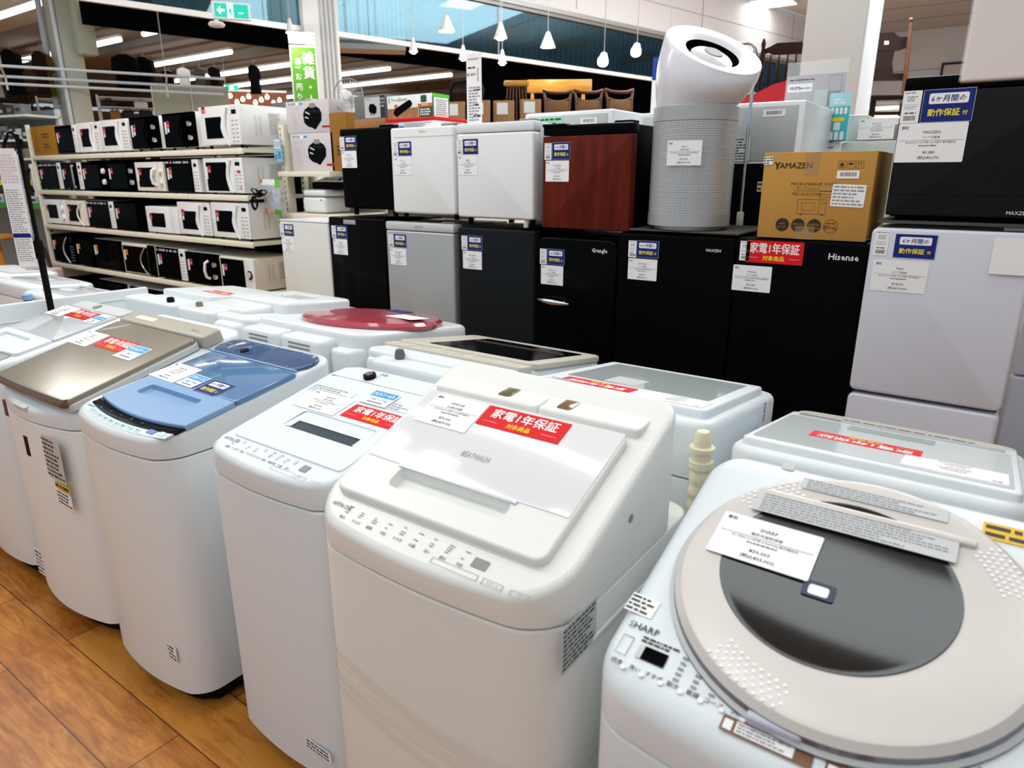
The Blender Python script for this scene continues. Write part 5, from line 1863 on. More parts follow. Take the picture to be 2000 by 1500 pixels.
g = G(); g.box((.10, .03, 1.62), (.30, .09, 1.70), mat('moss_recess', sr(160, 164, 146), .5), .012); g.tube([(.24, .07, 1.62), (.27, .072, 1.68), (.33, .074, 1.725), (.60, .074, 1.725)], .004, INK, 6); g.box((.34, .068, 1.63), (.60, .082, 1.71), mat('pale_aqua_window', sr(196, 212, 214), .2), .01); g.obj('recess', o)
stick(o, front_m(.155, 1.675, .025), 'price', .165, .10, 'Panasonic', '2ドア冷蔵庫', 'NR-B17 2018年製 168L', '¥22,000', '¥24,200')
stick(o, front_m(.31, 1.675, .024), 'blue', .12, .09)
g = G(); g.box((-.135, -.004, 1.40), (.0, -.002, 1.72), PAPER); g.obj('printed_sheet', o)
g = G(front_m(-.13, 1.40, -.0048)); g.rect(.015, .05, .29, .305, GREY, 0); g.rect(.055, .105, .29, .305, GREY, 0); g.rect(.02, .10, .215, .225, GREY, 0); g.rect(.02, .10, .185, .195, GREY, 0); g.lines(.02, .10, .235, .28, 3, INKL, random.Random(1), 0); g.obj('sheet_print', o)
o = thing('banner_card', 'narrow turquoise standing card with white figures above the oven carton', 'sign', (-.82, 4.00, 1.6205))
TURQ = mat('turquoise_card', sr(64, 190, 200), .5)
g = G(); g.box((-.05, 0, 0), (.05, .0015, .23), TURQ); g.box((-.05, -.0008, .165), (.05, 0, .23), mat('pale_turquoise', sr(170, 222, 234), .5)); g.box((-.05, 0, 0), (.05, .03, .002), TURQ); g.obj('card', o)
g = G(front_m(0, 0, -.001))
for i in range(4):
    g.slab(rrect(-.038 + .021 * i, -.024 + .021 * i, .128, .160, .005, 2), 0, .0004, INKW); 
for i in range(3):
    g.slab(rrect(-.034 + .026 * i, -.016 + .026 * i, .005, .045, .005, 2), 0, .0004, INKW)
g.rect(-.028, .028, .095, .112, YEL, 0); g.slab(rrect(-.016, .014, .052, .09, .003, 2), 0, .0004, INKW); g.lines(-.03, .03, .175, .205, 2, INKW, random.Random(2), 0)
g.obj('card_print', o)
o = thing('acrylic_sign_holder', 'clear acrylic stand with grey fridge leaflet behind the oven carton', 'sign', (-1.11, 4.05, 1.7765))
CLR = mat('clear_acrylic', sr(236, 240, 240), .05, alpha=.22, coat=.6)
g = G(); g.box((0, 0, 0), (.30, .004, .24), CLR); g.box((0, .0, 0), (.30, .08, .004), CLR); g.obj('holder', o)
g = G(front_m(0, 0, -.0010)); g.rect(.004, .296, .0, .175, mat('lilac_grey_leaflet', sr(186, 184, 192), .6), 0); g.frame2(.215, .275, .02, .165, .002, GREY, .0004); g.rect(.217, .273, .022, .09, mat('leaflet_grey', sr(150, 150, 156), .6), .0003); g.rect(.15, .215, .02, .10, LGREY, .0003); g.rect(.012, .135, .095, .135, PAPER, .0003); g.text('WiMi', .026, INK, .05, .112, .0006, .02); g.lines(.075, .13, .105, .118, 1, INKL, random.Random(1), .0006); g.lines(.02, .20, .148, .158, 1, INK, random.Random(2), .0006); g.obj('leaflet', o)
o = thing('info_sign', 'blue and white information board with numbered Japanese lines, left of the air purifier', 'sign', (-1.905, 4.10, 1.72))
g = G(); g.box((0, 0, 0), (.30, .006, .40), PAPER); g.obj('board', o)
g = G(front_m(0, 0, -.001)); g.rect(0, .30, .275, .40, mat('deep_blue', sr(10, 60, 160), .5), 0)
for k, (t1, t2, z) in enumerate((('家電保証', '安心', .215), ('修理', '', .10))):
    g.slab(rrect(.035, .052, z - .015, z + .018, .001, 1), 0, .0004, mat('deep_blue', sr(10, 60, 160), .5)); g.text(str(k + 1), .022, INKW, .0435, z + .0015, .0008)
    g.text(t1, .036, INK, .075 + .036 * len(t1) / 2, z, .0004); 
    if t2:
        g.text(t2, .036, INK, .075 + .036, z - .045, .0004)
g.obj('board_print', o)
g = G(); g.cyl((.15, .012, -1.72), (.15, .012, .2), .008, GREY, n=8); g.cyl((.15, .012, -1.72), (.15, .012, -1.71), .10, GREY, n=20); g.obj('stand', o)
o = thing('chrome_hanger_stand', 'bent chrome pole standing behind the air purifier', 'stand', (-1.075, 3.385, 1.209))
g = G(); g.tube([(0, 0, .0), (0, 0, .77), (-.004, -.002, .79), (-.016, -.008, .805), (-.035, -.02, .81), (-.14, -.07, .80)], .008, CHROME, 10); g.obj('pole', o)
g = G(); g.box((-.014, -.014, 0), (.014, .014, .075), IVORY, .004); g.obj('clamp', o)
# ================================================================ furniture beyond
def table(label, x0, x1, y0, y1, h, m, rz=0):
    o = thing('display_table', label, 'table', ((x0 + x1) / 2, (y0 + y1) / 2, 0), rz)
    a, b = (x1 - x0) / 2, (y1 - y0) / 2
    g = G(); g.box((-a, -b, h - .04), (a, b, h), m, .006); g.obj('table_top', o)
    for x in (-a + .04, a - .09):
        for y in (-b + .04, b - .09):
            g = G(); g.box((x, y, 0), (x + .05, y + .05, h - .04), m, .004); g.obj('leg', o)
    return o


table('tall black display rack top that carries the row of wooden chairs', -4.75, -2.60, 4.45, 6.6, 1.72, DARK, radians(0))
HC = 1.72


def at_chair(name, label, cat, x, y, z, rz, group=None):
    return thing(name, label, cat, (x, y, z), radians(rz), group)


# black rattan chair
RAT = mat('black_rattan', sr(16, 15, 14), .6, spec=.15)
o = at_chair('rattan_chair', 'black rattan chair with fan shaped open back', 'chair', -4.14, 5.10, HC, 25)
g = G()
top = [(-.10, 0, .12), (-.14, .0, .30), (-.155, 0, .46), (-.12, 0, .52), (-.04, 0, .53), (.05, 0, .535), (.115, 0, .52), (.145, 0, .46), (.12, 0, .28), (.10, 0, .12)]
g.tube(top, .012, RAT, 8); g.tube([(x * .9, y - .01, z * .97) for x, y, z in top], .007, RAT, 8)
for i in range(15):
    x = -.095 + i * .0135
    g.tube([(x * .85, 0, .12), (x, 0, .30), (x * 1.35, 0, .51)], .0025, RAT, 5)
for z in (.33, .42):
    g.tube([(-.145, 0, z), (0, 0, z + .006), (.14, 0, z)], .004, RAT, 6)
g.obj('backrest', o)
g = G(); g.lathe([(.0, .13), (.10, .13), (.12, .16), (.105, .19), (.09, .16), (.0, .15)], RAT, 20, (0, -.08, 0)); g.obj('seat', o)
for x in (-.08, .08):
    for y in (-.16, .02):
        g = G(); g.cyl((x, y, 0), (x * .9, y * .9, .14), .012, RAT, n=8); g.obj('leg', o)

# slatted oak stool back
o = at_chair('wooden_chair', 'wooden chair with fanned spindles and small oak top rail', 'chair', -3.86, 5.46, HC, 30)
g = G(); g.box((-.115, -.01, .50), (.115, .02, .55), OAK, .012); g.obj('top_rail', o)
for i in range(7):
    x = -.075 + i * .025
    g = G(); g.cyl((x * 1.5, .02, .20), (x, .005, .51), .006, CHESN, n=8); g.obj('spindle', o)
g = G(); g.box((-.15, -.22, .17), (.15, .06, .20), CHESN, .008); g.obj('seat', o)
for x in (-.12, .12):
    for y in (-.18, .03):
        g = G(); g.cyl((x, y, 0), (x * .9, y * .9, .18), .012, CHESN, n=8); g.obj('leg', o)

# long oak bench back
o = at_chair('wooden_bench', 'honey oak bench with long plank backrest on two posts', 'bench', -3.76, 6.05, HC + .05, 32)
g = G(); T0 = Matrix.Rotation(radians(-12), 4, 'X'); g.T = Matrix.Translation((0, 0, .44)) @ T0
g.box((-.32, -.012, 0), (.30, .012, .125), OAK, .008); g.obj('backrest', o)
for x in (-.27, .22):
    g = G(); g.tube([(x, -.01, -.05), (x, -.01, .30), (x, .01, .44), (x, .03, .52)], [.018, .018, .017, .012], OAK, 10); g.obj('post', o)
g = G(); g.box((-.30, -.30, .16), (.28, .0, .19), OAK, .006); g.obj('seat', o)
for x in (-.25, .22):
    g = G(); g.box((x, -.28, -.05), (x + .035, -.245, .165), OAK); g.obj('leg', o)


def chest_chair(label, x, y, rz, group):
    o = at_chair('wooden_chair', label, 'chair', x, y, HC, rz, group)
    g = G()
    for s in (-1, 1):
        g.tube([(s * .095, 0, 0), (s * .10, .0, .24), (s * .105, .03, .36), (s * .125, .06, .445)], [.014, .014, .013, .009], CHESN, 8)
    g.obj('back_post', o)
    g = G(); g.tube([(-.125, .06, .44), (-.07, .035, .42), (0, .025, .415), (.07, .035, .42), (.125, .06, .44)], .014, CHESN, 8); g.tube([(-.11, .03, .37), (-.05, .018, .35), (0, .012, .345), (.05, .018, .35), (.11, .03, .37)], .010, CHESN, 8); g.obj('top_rail', o)
    g = G(); g.box((-.092, .0, .22), (.092, .012, .35), mat('cane_panel', sr(122, 86, 48), .7, bump=(500, .6)), .003); g.obj('cane_back', o)
    g = G(); g.box((-.12, -.22, .17), (.12, .03, .205), CHESN, .01); g.obj('seat', o)
    for s in (-.10, .10):
        g = G(); g.cyl((s, -.20, 0), (s, -.20, .18), .012, CHESN, n=8); g.obj('leg', o)
    return o


G3 = 'chestnut cane back chairs'
chest_chair('chestnut chair with cane back under the oak bench rail', -3.40, 5.43, 34, G3)
chest_chair('chestnut chair with cane back, middle of three behind the green memo fridge', -3.165, 5.56, 36, G3)
chest_chair('chestnut chair with cane back, nearest the blue information board', -2.93, 5.69, 40, G3)
for i, (x, y, z0, lab) in enumerate(((-3.875, 4.60, 1.89, 'small tan wooden plaque with white card left of the rattan chair'), (-3.70, 4.71, 1.90, 'small tan wooden plaque with white card between rattan chair and spec card'), (-3.55, 4.84, 1.90, 'small tan wooden plaque with white card right of the spec card'), (-3.37, 4.97, 1.91, 'small tan wooden plaque with white card below the oak bench'))):
    o = thing('wooden_plaque', lab, 'sign', (x, y, HC), radians(20 + 5 * i), 'wooden plaques with white cards')
    g = G(); g.box((-.085, 0, 0), (.085, .03, z0 - HC + .135), TAN, .003); g.obj('board', o)
    g = G(); g.box((-.055, -.003, z0 - HC + .03), (.035, 0, z0 - HC + .118), PAPER); g.obj('white_card', o)
o = thing('round_tray', 'dark round tray with yellow rim lying on the display rack behind the fridges', 'tray', (-2.98, 6.10, HC))
g = G(); g.lathe([(0, .2), (.20, .2), (.215, .225), (.20, .23), (.19, .21), (0, .21)], mat('mustard_rim', sr(150, 130, 20), .4), 32); g.lathe([(0, 0), (.06, 0), (.03, .1), (.03, .2), (0, .2)], DARK, 20); g.obj('tray', o)

# tall furniture stand for the dark chairs and red chair
table('tall white display shelf that carries the dark spindle chairs', -2.5, -.45, 6.4, 7.6, 1.86, mat('shelf_white', sr(224, 222, 214), .5))
o = at_chair('spindle_chair', 'dark wooden spindle back chair left of the wide pillar', 'chair', -1.86, 6.75, 1.86, 18)
g = G()
for s, n in ((-.21, 1), (.21, 1)):
    prof = [(.014, 0), (.016, .2), (.022, .32), (.016, .36), (.022, .44), (.016, .50), (.022, .60), (.014, .66), (.020, .70), (.008, .74), (0, .745)]
    g.lathe(prof, WALN, 12, (s, .0, 0))
g.obj('back_post', o)
g = G(); p = [(-.20, .615), (-.16, .625), (-.12, .605), (.12, .605), (.16, .625), (.20, .615), (.20, .655), (.15, .675), (.10, .70), (-.10, .70), (-.15, .675), (-.20, .655)]
g.prism(p, -.012, .012, WALN, Matrix.Rotation(pi / 2, 4, 'X')); g.obj('top_rail', o)
for i in range(5):
    x = -.14 + i * .07
    g = G(); g.lathe([(.006, .12), (.007, .25), (.016, .34), (.017, .46), (.007, .54), (.006, .61)], WALN, 10, (x, 0, 0)); g.obj('spindle', o)
g = G(); g.box((-.22, -.40, .08), (.22, .03, .12), WALN, .015); g.obj('seat', o)
for x in (-.18, .18):
    g = G(); g.cyl((x, -.36, 0), (x, -.36, .1), .016, WALN, n=8); g.obj('leg', o)
o = at_chair('ladder_chair', 'dark wooden chair with carved panel back right of the wide pillar', 'chair', -1.10, 6.93, 1.86, 26)
g = G()
for s in (-.17, .17):
    g.tube([(s, -.02, 0), (s, 0, .3), (s * 1.02, .05, .60), (s * 1.05, .11, .82)], [.018, .018, .016, .014], CHESN if s > 0 else WALN, 10); g.lathe([(.014, 0), (.02, .012), (.018, .03), (0, .045)], CHESN if s > 0 else WALN, 10, (s * 1.05, .112, .81))
g.obj('back_post', o)
g = G(); T0 = Matrix.Translation((0, .06, .36)) @ Matrix.Rotation(radians(76), 4, 'X')
g.prism([(-.175, .27), (-.12, .25), (.12, .25), (.175, .27), (.18, .36), (.12, .36), (.07, .40), (-.07, .40), (-.12, .36), (-.18, .36)], -.01, .01, WALN, T0)
g.prism([(-.10, .05), (.09, .05), (.075, .15), (.09, .26), (-.10, .26), (-.085, .15)], -.008, .008, WALN, T0)
g.prism([(-.17, 0), (.17, 0), (.17, .06), (-.17, .06)], -.01, .01, WALN, T0); g.slab([(0, 0)] * 0 or rrect(-.02, .03, .30, .34, .004, 2), .0, .001, PAPER) if False else None
g.obj('carved_back', o)
g = G(T0); g.box((.0, .30, .010), (.035, .33, .0115), PAPER); g.obj('price_tag', o)
g = G(); g.box((-.19, -.38, .17), (.19, .02, .21), WALN, .01); g.obj('seat', o)
for x in (-.16, .16):
    g = G(); g.box((x - .018, -.36, 0), (x + .018, -.325, .18), WALN); g.obj('leg', o)
g = G(); g.box((-.16, -.35, .06), (.16, -.33, .085), WALN); g.obj('stretcher', o)
for k, (z, lab) in enumerate(((1.72, 'cream stacked shelf board under the carved back chair'),)):
    pass
o = thing('red_chair', 'glossy red plastic chair back behind the chrome pole', 'chair', (-1.52, 5.30, 0.03), radians(16))
REDP = mat('red_plastic', sr(206, 12, 24), .25, coat=.4)
g = G(); p = [(-.30, 1.86), (-.22, 1.86), (-.20, 1.90), (-.12, 1.92), (-.07, 1.86), (.28, 1.86), (.28, 2.02), (.24, 2.05), (.10, 2.06), (-.02, 2.03), (-.12, 1.98), (-.20, 1.955), (-.28, 1.955), (-.31, 1.93)]
g.prism(p, -.02, .02, REDP, Matrix.Rotation(pi / 2, 4, 'X')); g.obj('backrest', o)
g = G(); g.box((-.24, -.36, 1.55), (.24, .0, 1.59), REDP, .015); g.obj('seat', o)
for x in (-.2, .2):
    g = G(); g.cyl((x, -.01, 1.2), (x, -.01, 1.88), .016, REDP, n=10); g.cyl((x, -.33, 1.2), (x, -.33, 1.57), .016, REDP, n=10); g.obj('leg', o)
table('wooden rack carrying the red plastic chair', -1.9, -.9, 4.85, 5.70, 1.20, CHESN)
o = thing('picture_frame', 'large picture frame with thin navy edge leaning high beside the brushed black fridge', 'picture', (-1.79, 17.9, 2.90), 0)
g = G(); g.box((0, 0, 0), (2.0, .04, .80), mat('navy_frame', sr(22, 28, 56), .4), .004); g.box((.05, -.004, .05), (1.95, .0, .75), mat('pale_canvas', sr(206, 208, 204), .7, bump=(60, .2))); g.obj('frame', o)
for k, (x, y, z, w, lab) in enumerate(((-1.15, 8.0, 2.06, 1.9, 'cream cabinet top seen between the pillar and the brushed black fridge'),)):
    o = thing('display_cabinet', lab, 'cabinet', (x - .3, y, 0))
    g = G(); g.box((0, 0, .04), (w, .45, z), mat('cream_cabinet', sr(232, 222, 200), .5), .01); g.box((-.02, -.02, z), (w + .02, .47, z + .04), LGREY, .006); g.obj('body', o)
    g = G()
    for q in (1.55, 1.75, 1.90):
        g.box((.02, -.004, q), (w - .02, 0, q + .012), GREY)
    g.obj('drawer_line', o)
    g = G(); g.box((.04, .04, 0), (w - .04, .42, .05), DARK); g.obj('plinth', o)

# ================================================================ things hung from the ceiling
def strip(label, x0, x1, y, z=3.30):
    o = thing('strip_light', label, 'lamp', (x0, y, z), 0, 'long fluorescent strip lights')
    L = x1 - x0
    n = max(1, round(L / 1.25))
    g = G(); g.box((0, -.03, .03), (L, .03, .07), PAPER, .006); g.obj('housing', o)
    for i in range(n):
        g = G(); g.cyl((L * i / n + .02, 0, .0), (L * (i + 1) / n - .02, 0, 0), .028, LAMP, n=10); g.obj('tube', o)
    for x in (L * .15, L * .85):
        g = G(); g.cyl((x, 0, .06), (x, 0, .099), .004, GREY, n=5); g.obj('rod', o)


strip('long fluorescent strip at the upper left picture corner', -12.2, -9.28, 3.90)
strip('fluorescent strip following the corner one, cut by the picture edge', -9.20, -8.3, 3.95)
strip('fluorescent strip left of the cream pillar top', -14.2, -12.9, 5.45)
strip('short fluorescent strip just right of the cream pillar', -11.95, -10.75, 5.48)
strip('fluorescent strip on the same rail nearer the exit sign', -10.15, -9.0, 5.48)
strip('long fluorescent strip above the hung black garments', -13.2, -10.4, 7.0)
strip('long fluorescent strip ending at the green banner pillar', -14.6, -10.55, 8.35)
strip('fluorescent strip above the warm bulbs, behind the black dress', -14.6, -11.9, 9.55)
strip('fluorescent strip right of the banner pillar, upper of two', -11.6, -9.65, 9.7)
strip('fluorescent strip right of the banner pillar, lower and longer of two', -13.0, -9.25, 10.95)
strip('fluorescent strip deep in the clothes floor, far behind the beige panels', -17.5, -13.0, 11.6)
strip('farthest fluorescent strip at the end of the clothes floor', -18.5, -13.5, 13.6)


def pendant(label, x, y, z, lit, top=3.5, r=.045):
    o = thing('pendant_lamp', label, 'lamp', (x, y, z), 0, 'white cone pendant lamps')
    g = G(); g.lathe([(r, 0), (r * .9, .02), (r * .42, .10), (r * .25, .13), (0, .135)], PAPER, 20); g.obj('shade', o)
    g = G(); g.cyl((0, 0, .13), (0, 0, top - z), .003, LGREY, n=6); g.obj('cord', o)
    g = G(); g.lathe([(0, -.022 if lit else .004), (r * .5, -.016 if lit else .006), (r * .8, .008), (0, .012)], BULB if lit else LAMP, 14); g.obj('bulb', o)
    l = bpy.data.lights.new('pendant_glow', 'POINT'); l.energy, l.shadow_soft_size, l.color = (4 if lit else 2), .05, (1, .95, .88)
    lo = bpy.data.objects.new('pendant_glow', l); COL.objects.link(lo); lo.location = (x, y, z - .08)


pendant('small lit pendant lamp left of the banner pillar', -6.14, 4.81, 2.80, True, 3.36)
pendant('lit pendant lamp under the rail, first right of the railing', -5.33, 5.70, 2.67, True, 4.4)
pendant('lit pendant lamp under the rail above the spec card', -4.94, 6.03, 2.61, True, 4.4)
pendant('lit pendant lamp under the rail right of the spec card', -4.62, 6.28, 2.57, True, 4.4)
pendant('white cone pendant lamp hanging before the teal glass, left of three', -4.55, 5.32, 2.72, False, 4.4, .075)  # these three cones are reflections in the glass, built as hanging lamps
pendant('white cone pendant lamp hanging before the teal glass, middle of three', -4.16, 5.63, 2.67, True, 4.4, .06)
pendant('white cone pendant lamp hanging before the teal glass, right of three', -3.80, 5.88, 2.59, False, 4.4, .07)
for i, (x, y, z, lab) in enumerate(((-3.4, 6.9, 2.66, 'round bright spot lamp near the air purifier head, upper'), (-3.5, 6.4, 2.52, 'round bright spot lamp left of the air purifier head'), (-3.05, 6.9, 2.52, 'round bright spot lamp beside the blue information board top'))):
    o = thing('lamp_reflection', lab, 'lamp', (x, y, z), 0, 'round bright spot lamps')  # lamp glints reflected in the glass, modelled as glowing heads
    g = G(); g.cyl((0, 0, 0), (.01, -.02, -.03), .05, BULB, n=18); g.cyl((0, 0, 0), (0, .02, .06), .05, PAPER, .03, 18); g.obj('head', o)
    g = G(); g.cyl((0, .02, .06), (0, .02, 4.4 - z), .004, GREY, n=6); g.obj('rod', o)
# exit sign
o = thing('exit_sign', 'green lit exit sign with arrow and running figure hanging from wires', 'sign', (-6.03, 3.93, 2.79), atan2(.22, .15))
EXG = mat('exit_green', sr(0, 168, 140), .5, emit=.9)
EXW = mat('exit_white', sr(250, 255, 252), .5, emit=1.0)
g = G(); g.box((-.02, .0, -.015), (.30, .04, .125), PAPER, .004); g.obj('case', o)
g = G(front_m(0, 0, -.001)); g.rect(.0, .28, .0, .11, EXG, 0); g.rect(.105, .155, .0, .11, EXW, .0003)
g.add([(.02, .055, .0006), (.05, .09, .0006), (.05, .065, .0006), (.085, .065, .0006), (.085, .045, .0006), (.05, .045, .0006), (.05, .02, .0006)], [tuple(range(7))], EXW)
g.add([(.125 + .008 * cos(k), .088 + .008 * sin(k), .0008) for k in [i * pi / 6 for i in range(12)]], [tuple(range(12))], EXG)
g.add([(.118, .07, .0008), (.14, .078, .0008), (.142, .05, .0008), (.15, .02, .0008), (.138, .018, .0008), (.13, .042, .0008), (.115, .02, .0008), (.108, .028, .0008), (.122, .05, .0008)], [tuple(range(9))], EXG)
g.text('EXIT', .022, EXW, .22, .04, .0006); g.obj('face', o)
g = G()
for x in (.02, .27):
    g.cyl((x, .02, .12), (x, .02, .80), .003, LGREY, n=5)
g.obj('wire', o)
o = thing('smoke_detector', 'round white detector disc on a bracket below the exit sign', 'detector', (-6.28, 4.10, 2.78))
g = G(); g.lathe([(0, -.02), (.06, -.018), (.075, 0), (.06, .02), (.02, .03), (.015, .06), (0, .06)], PAPER, 24); g.cyl((0, 0, .05), (.02, .02, .58), .006, LGREY, n=6); g.obj('disc', o)
# green banner
o = thing('green_banner', 'green hanging banner with white Japanese writing on the white pillar', 'banner', (-6.30, 4.905, 2.10), atan2(.19, .15))
BG = mat('banner_green', sr(92, 172, 24), .6)
g = G(); g.box((0, -.004, 0), (.262, 0, .62), PAPER); g.box((.012, -.006, .0), (.250, -.004, .605), BG); g.obj('cloth', o)
g = G(front_m(0, 0, -.0068))
for k, c in enumerate('雑貨・大'):
    g.text(c, .128, INKW, .178, .495 - .138 * k, 0, .02)
for k, c in enumerate('お売り'):
    g.text(c, .076, INKW, .068, .32 - .095 * k, 0, .015)
g.slab(rrect(.045, .10, .44, .50, .012, 3), 0, .0004, INKW); g.text('買', .036, BG, .0725, .468, .0008); g.lines(.045, .10, .40, .425, 1, INKW, random.Random(2), 0)
g.obj('lettering', o)
o = thing('paper_notice', 'small white notice above the green banner', 'sign', (-6.29, 4.895, 2.735), atan2(.19, .15))
g = G(); g.box((0, -.003, 0), (.26, 0, .11), PAPER); g.obj('sheet', o)
g = G(front_m(0, 0, -.0038)); g.text('お持ち込み', .032, INK, .18, .075, 0); g.text('大歓迎です', .032, INK, .18, .035, 0); g.frame2(.02, .09, .015, .095, .002, INKL, 0); g.obj('print', o)
# white balusters reflected in the glass, built as real bars behind it
o = thing('railing', 'white balcony railing with thin balusters behind the teal glass', 'railing', (-7.10, 6.20, 3.04), atan2(.59, .57))
g = G(); g.box((0, 0, 0), (.86, .05, .05), PAPER, .004); g.box((0, 0, .75), (.86, .05, .80), PAPER, .004); g.box((.0, .3, -.04), (.86, .34, .06), LGREY); g.box((0, 0, -.10), (.86, .36, -.04), LGREY); g.obj('rail', o)
for i in range(16):
    g = G(); g.box((.01 + i * .055, .015, .05), (.022 + i * .055, .035, .75), PAPER); g.obj('baluster', o)

# ceiling panels
for x, y, lab in ((-4.1, 13.65, 'square ceiling light panel left of the wide pillar, at the picture top'), (-2.0, 9.0, 'square ceiling light panel over the furniture'), (-1.2, 1.0, 'square ceiling light panel over the washing machines'), (-3.4, 1.0, 'square ceiling light panel over the left washing machines'), (1.2, 3.0, 'square ceiling light panel over the right aisle')):
    o = thing('ceiling_light_panel', lab, 'lamp', (x, y, 4.36), 0, 'square ceiling light panels')
    g = G(); g.box((-.34, -.34, .0), (.34, .34, .035), PAPER, .004); g.obj('frame', o)
    g = G(); g.box((-.31, -.31, -.004), (.31, .31, .0), LAMP); g.obj('diffuser', o)

# ================================================================ clothes floor, far left
def garment(label, x, y, z, h, w, m, rz=0, dress=False, cat='clothing', m2=None):
    o = thing('hanging_garment', label, cat, (x, y, z), radians(rz), 'clothes hung high on display')
    g = G()
    p = [(-w * .16, h), (-w * .5, h * .90), (-w * .56, h * .55), (-w * .40, h * .54), (-w * .42, h * .3), (-w * (.48 if dress else .40), 0), (w * (.48 if dress else .40), 0), (w * .42, h * .3), (w * .40, h * .54), (w * .56, h * .55), (w * .5, h * .90), (w * .16, h)]
    n = len(p)
    vs = []
    for k, (d, s) in enumerate(((-.05, .94), (-.07, .80), (0, 1.0), (.05, .9))):
        vs += [(x_ * s, d if k != 2 else 0, z_) for x_, z_ in p]
    g.add(vs[2 * n:3 * n] + vs[:n], [(i, (i + 1) % n, n + (i + 1) % n, n + i) for i in range(n)], m)
    g.add(vs[:n], [tuple(range(n))], m2 or m)
    g.add([(a, .05, c) for a, b, c in vs[2 * n:3 * n]] + vs[2 * n:3 * n], [(i, (i + 1) % n, n + (i + 1) % n, n + i) for i in range(n)], m)
    g.add([(a, .05, c) for a, b, c in vs[2 * n:3 * n]], [tuple(reversed(range(n)))], m)
    g.obj('cloth', o)
    g = G(); g.tube([(-w * .35, 0, h * .93), (0, 0, h * 1.04), (w * .35, 0, h * .93)], .006, GREY, 6); g.tube([(0, 0, h * 1.04), (0, 0, h * 1.12), (.02, 0, h * 1.16), (.0, 0, h * 1.2)], .004, GREY, 6); g.obj('hanger', o)


BKC = mat('black_cloth', sr(14, 13, 14), .9, spec=.05)
BRC = mat('dark_brown_cloth', sr(40, 28, 20), .9, spec=.05)
MUS = mat('mustard_cloth', sr(120, 92, 30), .9, spec=.05)
garment('black long dress hung beside the mustard one, left of the cream pillar', -8.93, 3.36, 2.28, .44, .16, BKC, 40, True)
garment('dark brown and mustard long dress left of the cream pillar', -8.80, 3.60, 2.28, .44, .16, MUS, 40, True, m2=BRC)
garment('pale beige garment at the far left under the rail', -9.05, 3.20, 2.25, .26, .12, mat('pale_beige_cloth', sr(190, 176, 160), .9), 40, True)
garment('black jacket pair hung right of the cream pillar', -9.36, 4.78, 2.45, .44, .30, BKC, 40)
garment('second black jacket close behind the black pair', -9.30, 4.98, 2.48, .40, .22, BKC, 40)
garment('small dark top hung before the grey partition', -9.56, 5.43, 2.62, .17, .14, BKC, 40)
garment('white shirt hung beside the small dark top', -9.50, 5.62, 2.62, .22, .14, PAPER, 40)
garment('black striped top right of the white shirt', -9.42, 5.80, 2.62, .24, .12, mat('striped_cloth', sr(60, 58, 58), .9), 40)
garment('black coat hung left of the far exit sign', -9.27, 5.93, 2.62, .25, .13, BKC, 40)
garment('tall black hooded dress hung alone left of the banner', -8.98, 6.36, 2.55, .37, .14, BKC, 40, True)
o = thing('clothes_rail', 'long white horizontal display rail with cross bars across the clothes floor', 'rail', (-8.55, 3.0, 0), radians(63.5))
g = G()
for q, z in ((0, 2.50), (.25, 2.43), (.25, 2.36)):
    g.tube([(-2.5, q, z), (2.2, q, z)], .014, PAPER, 8)
for x in (-1.4, .1, 1.6):
    g.tube([(x, 0, 2.5), (x, .25, 2.43), (x, .25, 2.30)], .010, PAPER, 6)
    g.cyl((x, .125, 2.46), (x, .125, 3.49), .006, LGREY, n=6)
g.obj('rail', o)
o = thing('clothes_rail', 'upper thin rail with struts left of the cream pillar', 'rail', (-10.4, 3.2, 0), radians(60))
g = G(); g.tube([(-2.5, 0, 2.78), (1.0, 0, 2.78)], .014, PAPER, 8)
for x in (-1.5, .2):
    g.cyl((x, 0, 2.78), (x, 0, 3.37), .008, PAPER, n=6)
g.obj('rail', o)
PART = mat('beige_partition', sr(190, 184, 160), .7)
for k, (x, y, lab) in enumerate(((-8.36, 4.53, 'left beige partition panel above the microwave shelf'), (-8.14, 4.885, 'right beige partition panel above the microwave shelf'))):
    o = thing('partition_panel', lab, 'partition', (x, y, 0), atan2(.70, .42), 'beige partition panels')
    g = G(); g.box((0, 0, 0), (.405, .03, 2.47), PART, .004); g.obj('panel', o)
    g = G(); g.box((-.012, -.006, 0), (.0, .034, 2.47), PAPER); g.obj('edge_post', o)
    g = G(); g.box((0, -.15, 0), (.405, .18, .03), GREY); g.obj('foot', o)


def rack(label, x, y, z0, z1, w, rz, m, shelves, items):
    o = thing('display_rack', label, 'rack', (x, y, 0), radians(rz))
    for q in (0, w):
        for d in (0, .35):
            g = G(); g.cyl((q, d, 0), (q, d, z1), .012, m, n=8); g.obj('post', o)
    for z in shelves:
        g = G(); g.box((0, 0, z - .012), (w, .35, z), m); g.obj('shelf', o)
    M = Matrix.Translation((x, y, 0)) @ Matrix.Rotation(radians(rz), 4, 'Z')
    for (a, z, bw, bh, col, lab) in items:
        p = M @ V3((a, .06, z + .003))
        b = thing('handbag', lab, 'bag', p, radians(rz), 'bags on the display racks')
        g = G(); g.box((0, 0, 0), (bw, .12, bh), col, .02, 3); g.obj('body', b)
        g = G(); g.tube([(bw * .25, .06, bh), (bw * .3, .06, bh * 1.2), (bw * .7, .06, bh * 1.2), (bw * .75, .06, bh)], .008, col, 6); g.obj('strap', b)


